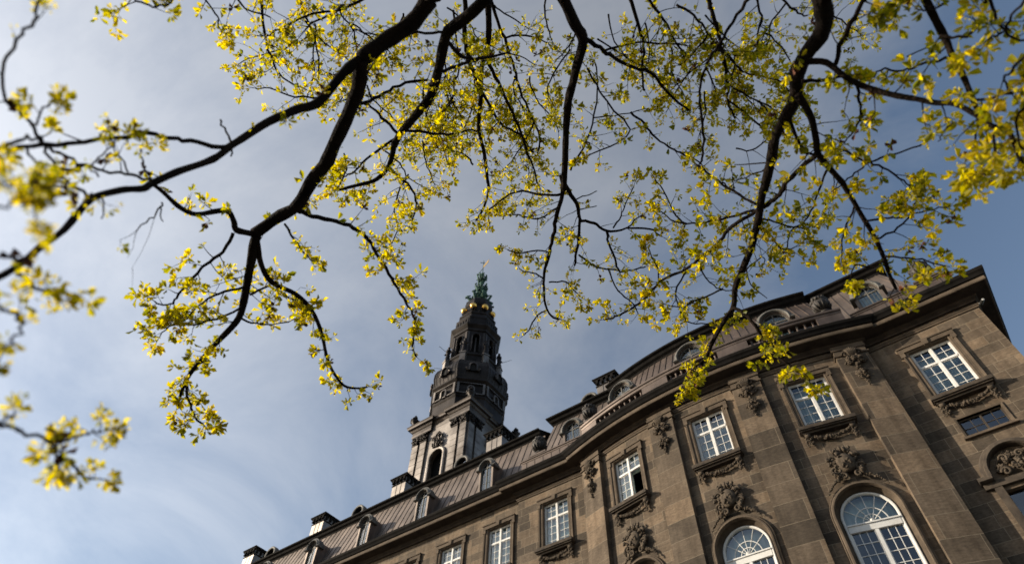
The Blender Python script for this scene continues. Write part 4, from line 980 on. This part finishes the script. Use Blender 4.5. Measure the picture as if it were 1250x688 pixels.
branch(B1, T('a', [(160, 520), (100, 500), (40, 520), (0, 540)]), 3.5, 3, 1.9, 1.7, .7, .07, .06)
branch(B1, T('a', [(120, 460), (150, 410), (200, 365)]), 3, 2.5, 1.9, 1.8, 1.0, .045, .05)
branch(B1, T('a', [(100, 545), (130, 590), (180, 600), (230, 650)]), 3, 2, 1.9, 1.9, .3, .1, .06)
branch(B1, T('a', [(545, 650), (520, 600), (510, 540), (530, 520)]), 2.5, 2, 2.3, 2.3, .7, .06, .05)
branch(B1, T('a', [(470, 620), (430, 560), (390, 490)]), 2.5, 2, 2.2, 2.2, .6, .06, .06)
branch(B1, T('a', [(330, 610), (380, 560), (430, 500)]), 2.5, 2, 2.1, 2.1, .7, .06, .06)
branch(B1, T('a', [(360, 640), (300, 600), (270, 610)]), 2.5, 2, 2.1, 2.1, .7, .06, .06)
branch(B1, T('d', [(330, 40), (290, 10), (230, -10)]), 4, 3, 2.1, 1.9, .5, .07, .06)
branch(B1, T('d', [(370, 30), (375, 70), (365, 115)]), 2.2, 1.6, 2.1, 2.1, 0); branch(B1, T('d', [(590, 55), (560, 100), (500, 145)]), 2.5, 1.6, 2.6, 2.5, .05); branch(B1, T('d', [(580, 60), (595, 125)]), 2, 1.5, 2.6, 2.6, 0)
branch(B1, T('d', [(60, 300), (120, 350), (180, 375), (250, 380)]), 5, 3, 1.75, 1.6, 1.1, .032, .045, .2)
branch(B1, T('d', [(0, 230), (30, 255), (90, 260)]), 5, 4, 1.5, 1.6, .2, .1, .04)
branch(B1, T('d', [(-60, 430), (0, 435), (50, 455), (85, 490), (60, 540), (20, 590)]), 5, 3, 1.45, 1.45, 1.0, .034, .045, .15)
branch(B1, T('d', [(-50, 70), (20, 60), (70, 40), (130, 70)]), 4, 3, 1.25, 1.25, 1.0, .035, .045, .3)
branch(B1, T('d', [(-40, -20), (20, -10), (60, -30), (100, 0)]), 4, 3, 1.35, 1.35, 1.0, .04, .04, .3)
branch(B1, T('h', [(-80, 195), (0, 215), (60, 230), (130, 265), (190, 300), (250, 355), (300, 390), (330, 400)]), 5.5, 2.5, 1.5, 1.75, .7, .055, .045, .3)
branch(B1, T('h', [(185, 290), (250, 255), (310, 240), (345, 235)]), 3.5, 2, 1.65, 1.75, 1.2, .025, .05, .2)
branch(B1, T('h', [(0, 215), (20, 190), (50, 195)]), 3, 2, 1.5, 1.55, 1.0, .04, .04, .1)
branch(B1, T('h', [(180, 300), (200, 330), (190, 370)]), 3, 2, 1.65, 1.7, 1.2, .03, .04, .1)

# limb B
B = Limb('B', .86); LIMBS.append(B)
limb_root(B, (596, -4), 19, 3.7)
branch(B, T('b', [(520, -10), (450, 60), (380, 115), (360, 170), (345, 250), (310, 350), (260, 420), (210, 480), (180, 530)]), 18, 10, 3.7, 4.1, .7, .09, .2, .15)
branch(B, T('b', [(180, 530), (165, 600), (120, 650), (60, 670), (-20, 690)]), 8, 4, 4.1, 4.2, .8, .06, .18)
branch(B, T('b', [(200, 490), (150, 440), (100, 390), (60, 370), (0, 360)]), 5, 2, 4.0, 4.0, .8, .06, .18)
branch(B, T('b', [(210, 475), (300, 480), (380, 490), (440, 475), (490, 475)]), 4.5, 2.5, 4.1, 4.4, .7, .06, .18)
branch(B, T('b', [(375, 150), (420, 200), (470, 215), (500, 210), (600, 190)]), 6, 3, 3.9, 4.4, .7, .07, .18)
branch(B, T('b', [(350, 260), (430, 230), (500, 210)]), 5, 4, 4.0, 4.4, .7, .07, .18)
branch(B, T('b', [(360, 120), (270, 120), (200, 135), (120, 130), (40, 110)]), 4, 2, 3.8, 4.0, .9, .055, .2)
branch(B, T('b', [(60, 380), (130, 350), (200, 310), (300, 290)]), 5, 4, 3.9, 4.1, .8, .055, .18)
branch(B, T('b', [(175, 620), (250, 690), (260, 740), (250, 800)]), 4, 2, 4.2, 4.5, .8, .06, .15)
branch(B, T('b', [(190, 500), (100, 560), (40, 620), (0, 640)]), 4, 2, 4.1, 4.1, .9, .05, .18)
branch(B, T('b', [(0, 20), (-60, 60), (-110, 80), (-140, 110)]), 4, 2, 4.0, 4.2, .9, .05, .17)
branch(B, [(480, -20), (420, 10), (380, 18), (350, 30), (325, 45)], 4, 2, 4.2, 4.4, .9, .05, .2)
branch(B, [(320, -15), (322, 40), (333, 75), (345, 95), (375, 110)], 4, 1.8, 4.4, 4.5, .7, .06, .2)
branch(B, [(400, 118), (360, 118), (330, 108), (312, 108)], 3, 1.5, 4.3, 4.4, .9, .05, .18)
branch(B, [(360, -15), (370, 15), (385, 50), (390, 90)], 3.5, 1.8, 4.3, 4.5, 1.0, .045, .2)
branch(B, [(280, -15), (300, 10), (330, 20)], 3, 1.8, 4.0, 4.1, 1.0, .05, .15)
branch(B, [(240, -20), (250, 0), (265, 20), (268, 35)], 3, 1.5, 3.8, 3.9, 1.1, .05, .12)
branch(B, [(150, -18), (168, 2), (185, 8), (205, 5), (215, -8)], 3, 2, 3.0, 3.2, 1.0, .05, .1)

# the middle: several thin hanging branches
C1 = Limb('V', .86); LIMBS.append(C1)
limb_root(C1, (592, -4), 10, 4.5)
branch(C1, T('b', [(520, -10), (525, 90), (520, 180), (500, 250), (495, 350), (490, 430), (490, 480), (510, 560), (520, 650), (525, 690), (505, 760), (480, 800)]), 8.5, 3, 4.5, 5.4, .8, .06, .22)
branch(C1, T('b', [(440, -10), (440, 130), (450, 200), (480, 290), (520, 370), (570, 450), (640, 490), (690, 560)]), 7, 2.5, 4.5, 5.2, .8, .06, .22)
branch(C1, T('b', [(530, -10), (560, 80), (590, 160), (620, 250), (640, 330), (680, 420), (710, 500), (705, 560)]), 5, 2.5, 4.7, 5.3, .75, .065, .22)
branch(C1, T('b', [(520, 225), (560, 300), (600, 390), (640, 470), (660, 540), (690, 620), (710, 690)]), 5.5, 2.5, 4.6, 5.3, .8, .06, .2)
branch(C1, T('b', [(545, 20), (600, 60), (680, 110)]), 2.5, 1.5, 4.7, 4.9, .1, .1, .1)
branch(C1, T('b', [(590, 135), (680, 130), (730, 150), (765, 185)]), 3, 1.5, 4.8, 4.9, .2, .1, .1)
branch(C1, T('b', [(560, 190), (640, 205), (700, 238)]), 2.5, 1.2, 4.8, 4.9, 0)
branch(C1, T('b', [(470, 600), (440, 560), (380, 540), (370, 480)]), 3, 1.5, 5.0, 5.0, .9, .05, .2)
branch(C1, T('b', [(395, 40), (420, 250), (380, 330), (420, 420), (430, 470)]), 3, 1.5, 4.8, 5.2, .8, .05, .2)
for _ in range(13):
    x, y = random.uniform(470, 660), random.uniform(60, 230); a = random.uniform(.9, 2.2); l = random.uniform(60, 120)
    branch(C1, [(x, y), (x+l*.35*math.cos(a)+R(-8, 8), y+l*.35*math.sin(a)), (x+l*.7*math.cos(a)+R(-8, 8), y+l*.7*math.sin(a)), (x+l*math.cos(a), y+l*math.sin(a)*.9)], 2.5, 1.3, 5.0, 5.6, .85, .05, .17)
for _ in range(12):
    x, y = random.uniform(370, 560), random.uniform(5, 190); a = random.uniform(.3, 2.8); l = random.uniform(50, 100)
    branch(B, [(x, y), (x+l*.35*math.cos(a)+R(-8, 8), y+l*.35*math.sin(a)), (x+l*.7*math.cos(a)+R(-8, 8), y+l*.7*math.sin(a)), (x+l*math.cos(a), y+l*math.sin(a)*.9)], 2.5, 1.3, 4.6, 5.0, .85, .05, .17)

# limb C
C = Limb('C', .86); LIMBS.append(C)
limb_root(C, (685, -3), 18, 3.7)
branch(C, T('b', [(790, -10), (830, 70), (865, 140), (855, 210), (835, 290), (815, 370), (810, 450), (805, 550), (800, 690)]), 17, 8, 3.7, 4.5, .55, .10, .18, .2)
branch(C, T('f', [(285, 40), (285, 110), (262, 200), (255, 260), (240, 320), (222, 400), (220, 470), (235, 540), (275, 565)]), 7, 2.5, 4.5, 5.0, .8, .055, .17, .05)
branch(C, T('f', [(232, 530), (190, 555), (165, 600), (150, 620)]), 2.5, 1.5, 5.0, 5.0, .7, .06, .1)
branch(C, T('f', [(290, 70), (330, 130), (350, 200), (345, 290), (330, 370)]), 7, 3, 4.5, 4.8, .6, .075, .18)
branch(C, T('f', [(350, 205), (400, 215), (450, 243), (520, 235), (600, 235), (648, 262)]), 5, 2, 4.7, 5.0, .25, .10, .13)
branch(C, T('f', [(450, 243), (455, 290), (480, 350), (495, 390), (540, 385), (590, 375)]), 4, 2, 4.8, 5.0, .7, .06, .15)
branch(C, T('f', [(345, 330), (410, 375), (480, 385), (495, 390)]), 3, 2, 4.7, 4.9, .5, .07, .15)
branch(C, T('f', [(470, 235), (500, 190), (510, 160), (545, 80)]), 2.5, 1.5, 4.8, 4.8, .9, .05, .13)
branch(C, T('f', [(520, 235), (545, 210), (575, 185)]), 2.5, 1.5, 4.8, 4.8, .8, .06, .1)
branch(C, T('f', [(240, 320), (180, 315), (130, 325), (85, 310)]), 2.5, 1.5, 4.8, 4.9, .9, .06, .1)
branch(C, T('f', [(222, 420), (180, 395), (150, 390), (130, 380)]), 2.5, 1.5, 4.8, 4.9, .9, .06, .1)
branch(C, T('f', [(240, 430), (300, 430), (340, 470), (360, 490)]), 2.5, 1.5, 4.8, 4.9, .9, .05, .12)
branch(C, T('f', [(330, 130), (370, 115), (415, 100)]), 2, 1.2, 4.6, 4.7, 0); branch(C, T('f', [(345, 165), (410, 155)]), 2, 1.2, 4.6, 4.7, 0)
branch(C, T('f', [(455, 380), (490, 460), (540, 500), (560, 540)]), 2.5, 1.5, 4.8, 4.9, .6, .06, .12)
branch(C, T('f', [(285, 110), (200, 110), (120, 100), (40, 150), (0, 190)]), 4, 2, 4.6, 5.0, .9, .05, .2)
branch(C, T('f', [(270, 160), (200, 200), (130, 185), (60, 190)]), 3, 1.5, 4.7, 5.0, .9, .05, .17)
branch(C, T('b', [(870, 140), (930, 175), (980, 210), (1060, 245), (1120, 270), (1180, 340), (1250, 400)]), 6.5, 3, 3.9, 4.4, .6, .07, .18)
branch(C, T('b', [(820, 620), (870, 540), (900, 450), (920, 340), (915, 230)]), 3, 2, 4.5, 4.5, .7, .07, .15)
branch(C, T('b', [(735, -10), (730, 60), (745, 120), (760, 160)]), 3, 1.5, 4.5, 4.7, .4, .08, .12)
branch(C, T('b', [(1035, -10), (1075, 110), (1090, 170), (1085, 260), (1090, 330)]), 5, 2.5, 4.3, 4.6, .75, .06, .2)
branch(C, T('b', [(1100, -10), (1160, 70), (1210, 160), (1250, 210)]), 4, 2.5, 4.3, 4.5, .7, .06, .2)
branch(C, T('b', [(940, 190), (1050, 155), (1170, 160), (1250, 165)]), 3.5, 2, 4.2, 4.4, .75, .06, .2)
branch(C, T('b', [(1040, 410), (1090, 450), (1130, 500), (1200, 545), (1250, 560), (1300, 600)]), 3.5, 2, 4.6, 4.8, .45, .08, .13)
branch(C, T('b', [(910, 425), (1010, 415), (1110, 395)]), 2, 1.3, 4.5, 4.6, .3, .1, .1)
branch(C, T('b', [(880, 250), (930, 330), (980, 400), (1040, 470), (990, 520), (880, 570)]), 3, 2, 4.4, 4.5, .8, .055, .14)
branch(C, T('b', [(820, 180), (760, 270), (740, 330), (770, 400)]), 2.5, 1.5, 4.4, 4.6, .9, .055, .14)
for _ in range(6):
    x, y = random.uniform(700, 850), random.uniform(-5, 90); a = random.uniform(.5, 2.3); l = random.uniform(50, 90)
    branch(C, [(x, y), (x+l*.5*math.cos(a)+R(-8, 8), y+l*.5*math.sin(a)), (x+l*math.cos(a), y+l*math.sin(a)*.9)], 2.5, 1.3, 4.4, 4.9, .7, .06, .17)

# limb D
D = Limb('D'); LIMBS.append(D)
limb_root(D, (1004.7, -4), 23, 3.0)
branch(D, T('c', [(520, -10), (525, 60), (500, 130), (460, 200), (430, 270), (420, 350), (385, 420), (350, 500), (330, 590), (305, 690)]), 23, 11, 3.0, 3.9, .45, .12, .15, .15)
branch(D, T('f', [(1018, 90), (1000, 200), (975, 300), (945, 380), (915, 450), (910, 520), (870, 580), (830, 650), (820, 680), (790, 740)]), 11, 4, 3.9, 4.4, .45, .085, .15, .1)
branch(D, T('g', [(190, 440), (220, 405), (270, 440), (300, 490), (340, 540), (400, 580), (430, 600)]), 6, 2.5, 4.2, 3.9, .9, .05, .12, .15)
branch(D, T('c', [(430, 350), (480, 430), (495, 510), (500, 555), (545, 610), (590, 660)])+T('g', [(530, 60), (575, 140), (610, 200), (640, 260), (655, 310), (675, 350)]), 10, 4, 3.4, 3.9, .55, .08, .16, .1)
branch(D, T('c', [(500, 555), (440, 610), (380, 670)])+T('f', [(1080, 110), (1030, 150), (960, 190), (890, 240), (850, 290), (790, 340), (740, 380), (640, 430), (600, 480), (540, 525), (480, 555), (440, 565)]), 7, 2.5, 3.6, 4.9, .8, .06, .16, .1)
branch(D, T('c', [(460, 225), (530, 230), (600, 280), (680, 320), (770, 345), (860, 360), (930, 375), (1000, 380), (1080, 420), (1130, 455), (1190, 475), (1220, 540), (1250, 615)]), 8, 5, 3.2, 3.0, .45, .10, .15, .1)
branch(D, T('c', [(440, 295), (520, 290), (590, 280)]), 6, 3, 3.3, 3.4, .5, .08, .14)
branch(D, T('c', [(560, 240), (580, 170), (620, 90), (660, 20), (670, -10)]), 6, 6, 3.3, 3.2, .7, .06, .16)
branch(D, T('c', [(590, 270), (640, 300), (650, 370), (660, 400), (640, 470), (600, 510)]), 4, 2, 3.4, 3.5, .7, .06, .14)
branch(D, T('c', [(410, 370), (400, 440), (430, 520), (470, 560), (495, 560)]), 5, 3, 3.5, 3.6, .6, .07, .14)
branch(D, T('c', [(540, 530), (610, 555), (690, 585), (770, 560), (860, 535), (900, 510), (920, 490)]), 3, 1.8, 3.5, 3.5, .18, .1, .1)
branch(D, T('c', [(690, 585), (650, 620), (600, 660), (560, 690)]), 2.5, 1.5, 3.5, 3.7, .5, .08, .1)
branch(D, T('c', [(690, 590), (760, 620), (830, 670), (860, 690)]), 3, 1.5, 3.5, 3.6, .8, .05, .12)
branch(D, T('c', [(320, 600), (280, 630), (200, 655)]), 2.5, 1.3, 3.8, 3.9, 0); branch(D, T('c', [(330, 592), (200, 595)]), 2.2, 1.2, 3.8, 3.9, 0)
branch(D, T('g', [(590, 160), (640, 150), (690, 150), (760, 130), (820, 120)]), 3, 1.6, 3.7, 3.7, .8, .055, .12)
branch(D, T('g', [(615, 210), (680, 180), (720, 130), (745, 70)]), 3, 1.6, 3.7, 3.8, .9, .05, .12)
branch(D, T('g', [(640, 260), (700, 262), (760, 270), (810, 285)]), 3, 1.6, 3.8, 3.8, .9, .05, .1)
branch(D, T('g', [(560, 120), (530, 190), (520, 250)]), 3, 1.6, 3.7, 3.8, .9, .05, .12)
branch(D, T('g', [(640, 270), (600, 290), (560, 280), (550, 320)]), 3, 1.6, 3.8, 3.9, .9, .05, .1)
branch(D, T('g', [(480, 20), (450, 100), (420, 160), (380, 190), (370, 240)]), 3, 1.6, 3.9, 4.3, .7, .06, .15)
branch(D, T('f', [(640, 170), (700, 210), (780, 215), (860, 200), (985, 170)][::-1]), 4, 1.6, 4.1, 4.8, .8, .05, .15)
branch(D, T('f', [(625, 55), (660, 110), (700, 190), (740, 215)][::-1]), 3, 1.6, 4.6, 4.8, .8, .055, .1)
branch(D, T('f', [(770, 0), (850, 60), (930, 110), (990, 150)][::-1]), 4, 2, 4.0, 4.5, .6, .07, .15)
branch(D, T('f', [(955, 385), (980, 450), (1030, 485)]), 2, 1.2, 4.2, 4.3, 0); branch(D, T('f', [(930, 410), (1010, 340), (1020, 365)]), 2.2, 1.3, 4.2, 4.3, .3)
branch(D, T('f', [(780, 345), (800, 400), (850, 450), (910, 460)]), 2.5, 1.5, 4.5, 4.5, .7, .06, .15)
branch(D, T('f', [(740, 385), (700, 470), (730, 560), (770, 580), (860, 575)]), 2.5, 1.5, 4.6, 4.5, .7, .055, .15)
branch(D, T('f', [(640, 430), (630, 370), (600, 310)]), 2.5, 1.5, 4.7, 4.8, .8, .06, .1)
branch(D, T('f', [(1000, 200), (1060, 210), (1120, 230), (1190, 230)]), 3, 1.6, 4.0, 4.1, .7, .06, .15)
branch(D, T('f', [(990, 230), (1040, 250), (1080, 310), (1130, 305)]), 3, 1.6, 4.1, 4.2, .9, .05, .15)
branch(D, T('g', [(180, 455), (140, 540), (100, 580), (70, 640)]), 4, 1.8, 4.3, 4.4, 1.0, .045, .12)
branch(D, T('g', [(190, 350), (120, 380), (70, 400), (20, 390)]), 3, 1.5, 4.4, 4.6, .9, .05, .15)

# limb E and the left neighbours of limb D
E_ = Limb('E'); LIMBS.append(E_)
limb_root(E_, (1129, -4), 10, 3.2)
branch(E_, T('c', [(885, -10), (930, 80), (970, 150), (990, 200), (1030, 270), (1060, 350), (1090, 420), (1120, 450)]), 9.5, 4.5, 3.2, 3.1, .65, .075, .15)
branch(E_, T('c', [(980, 210), (900, 230), (850, 245), (800, 260), (740, 250), (700, 280)]), 3.5, 2, 3.2, 3.4, .7, .06, .13)
branch(E_, T('c', [(1060, 370), (1150, 350), (1220, 335), (1270, 325)]), 3.5, 2.5, 3.1, 3.0, .7, .06, .13)
branch(E_, T('c', [(990, 440), (960, 480), (940, 510)]), 2, 1.2, 3.1, 3.2, 0); branch(E_, T('c', [(830, 205), (940, 158)]), 2, 1.2, 3.3, 3.2, 0)
branch(E_, T('c', [(950, 130), (1040, 130), (1100, 60), (1110, -10)]), 3.5, 3, 3.1, 3.1, .9, .05, .15)
branch(E_, T('c', [(1130, -10), (1150, 70), (1200, 130), (1260, 150)]), 3.5, 2.5, 3.0, 2.9, 1.0, .045, .15)
branch(E_, T('c', [(1260, -10), (1210, 50), (1180, 110), (1120, 140)]), 3.5, 2, 2.9, 3.0, 1.0, .045, .15)
branch(E_, T('c', [(1270, 180), (1220, 240), (1180, 290), (1200, 340)]), 3.5, 2, 2.8, 2.9, 1.0, .045, .13)
branch(E_, T('c', [(1110, 440), (1070, 480), (1080, 560), (1090, 600)]), 3, 1.8, 3.1, 3.2, .9, .05, .12)
branch(E_, T('c', [(1150, 465), (1140, 540), (1150, 600), (1140, 640), (1080, 630)]), 3.5, 1.8, 3.0, 3.1, .9, .05, .12)
branch(E_, T('c', [(1260, 380), (1220, 430), (1230, 500), (1260, 560)]), 3.5, 2, 2.8, 2.9, .9, .05, .12)
branch(E_, T('c', [(960, 10), (900, 40), (860, 30)]), 3, 1.8, 3.1, 3.2, .8, .06, .12)
F = Limb('F', .86); LIMBS.append(F)
limb_root(F, (864, -4), 7, 4.0)
branch(F, T('c', [(103, -10), (120, 60), (140, 120), (150, 170), (165, 230), (175, 320), (175, 370), (200, 430)]), 6, 2.5, 4.0, 4.5, .75, .06, .2)
branch(F, T('c', [(255, -10), (190, 80), (150, 150), (110, 210), (80, 280), (70, 350), (85, 450), (85, 560), (75, 600)]), 4.5, 3, 3.6, 3.9, .3, .10, .12)
branch(F, T('c', [(275, -10), (295, 60), (285, 130), (280, 200)]), 3.5, 2, 4.1, 4.3, .75, .06, .17)
branch(F, T('c', [(-10, 20), (50, 60), (100, 120), (60, 180), (0, 240)]), 3.5, 2, 4.1, 4.3, .75, .06, .17)
branch(F, T('c', [(0, 550), (80, 610), (150, 660), (190, 690), (260, 740)]), 3, 1.8, 4.6, 4.6, .5, .06, .13)
branch(F, T('c', [(360, -10), (420, 40), (460, 60)]), 3.5, 2, 3.9, 4.0, .8, .06, .17)
branch(F, T('c', [(170, 300), (230, 340), (300, 380), (330, 420)]), 3, 1.8, 4.4, 4.4, .8, .055, .17)
branch(F, T('c', [(290, 130), (330, 130), (400, 220)]), 3, 1.8, 4.2, 4.0, .7, .06, .15)
branch(F, T('c', [(150, 170), (220, 250), (260, 270), (350, 290), (400, 330)]), 3, 1.8, 4.4, 4.4, .8, .055, .17)
branch(F, T('c', [(175, 370), (250, 420), (300, 470), (330, 510)]), 3, 1.8, 4.5, 4.4, .7, .06, .17)
branch(F, T('c', [(200, 540), (260, 545), (330, 500)]), 2.5, 1.6, 4.5, 4.4, .5, .07, .15)
for _ in range(12):
    x, y = random.uniform(850, 1020), random.uniform(0, 130); a = random.uniform(.5, 2.6); l = random.uniform(45, 90)
    branch(F, [(x, y), (x+l*.5*math.cos(a)+R(-8, 8), y+l*.5*math.sin(a)), (x+l*math.cos(a), y+l*math.sin(a)*.9)], 2.5, 1.3, 4.3, 4.8, .8, .055, .17)

tk = MB(); tb_ = Vector((2.2, -2.6, GZ))
tk.tube(smooth_pts([tb_+Vector((0, 0, -.05)), tb_+Vector((.0, .02, .5)), tb_+Vector((-.06, .1, 1.8)), FORK+Vector((.05, -.05, -.9)), FORK+Vector((0, 0, -.1))], 5), [.42-.17*min(1, i/6)-.004*i for i in range(21)], 14)
tk.build('trunk', M_BARK, tree, smooth=True)
for Lm in LIMBS:
    wo = Lm.wood.build('limb', M_BARK, tree, smooth=True)
    if Lm.leaf.f:
        lo = Lm.leaf.build('leaves', M_LEAF, wo)
        at_ = lo.data.attributes.new('tone', 'FLOAT', 'POINT')
        at_.data.foreach_set('value', Lm.tone)
    if Lm.dry.f: Lm.dry.build('withered_leaves', M_DRY, wo)
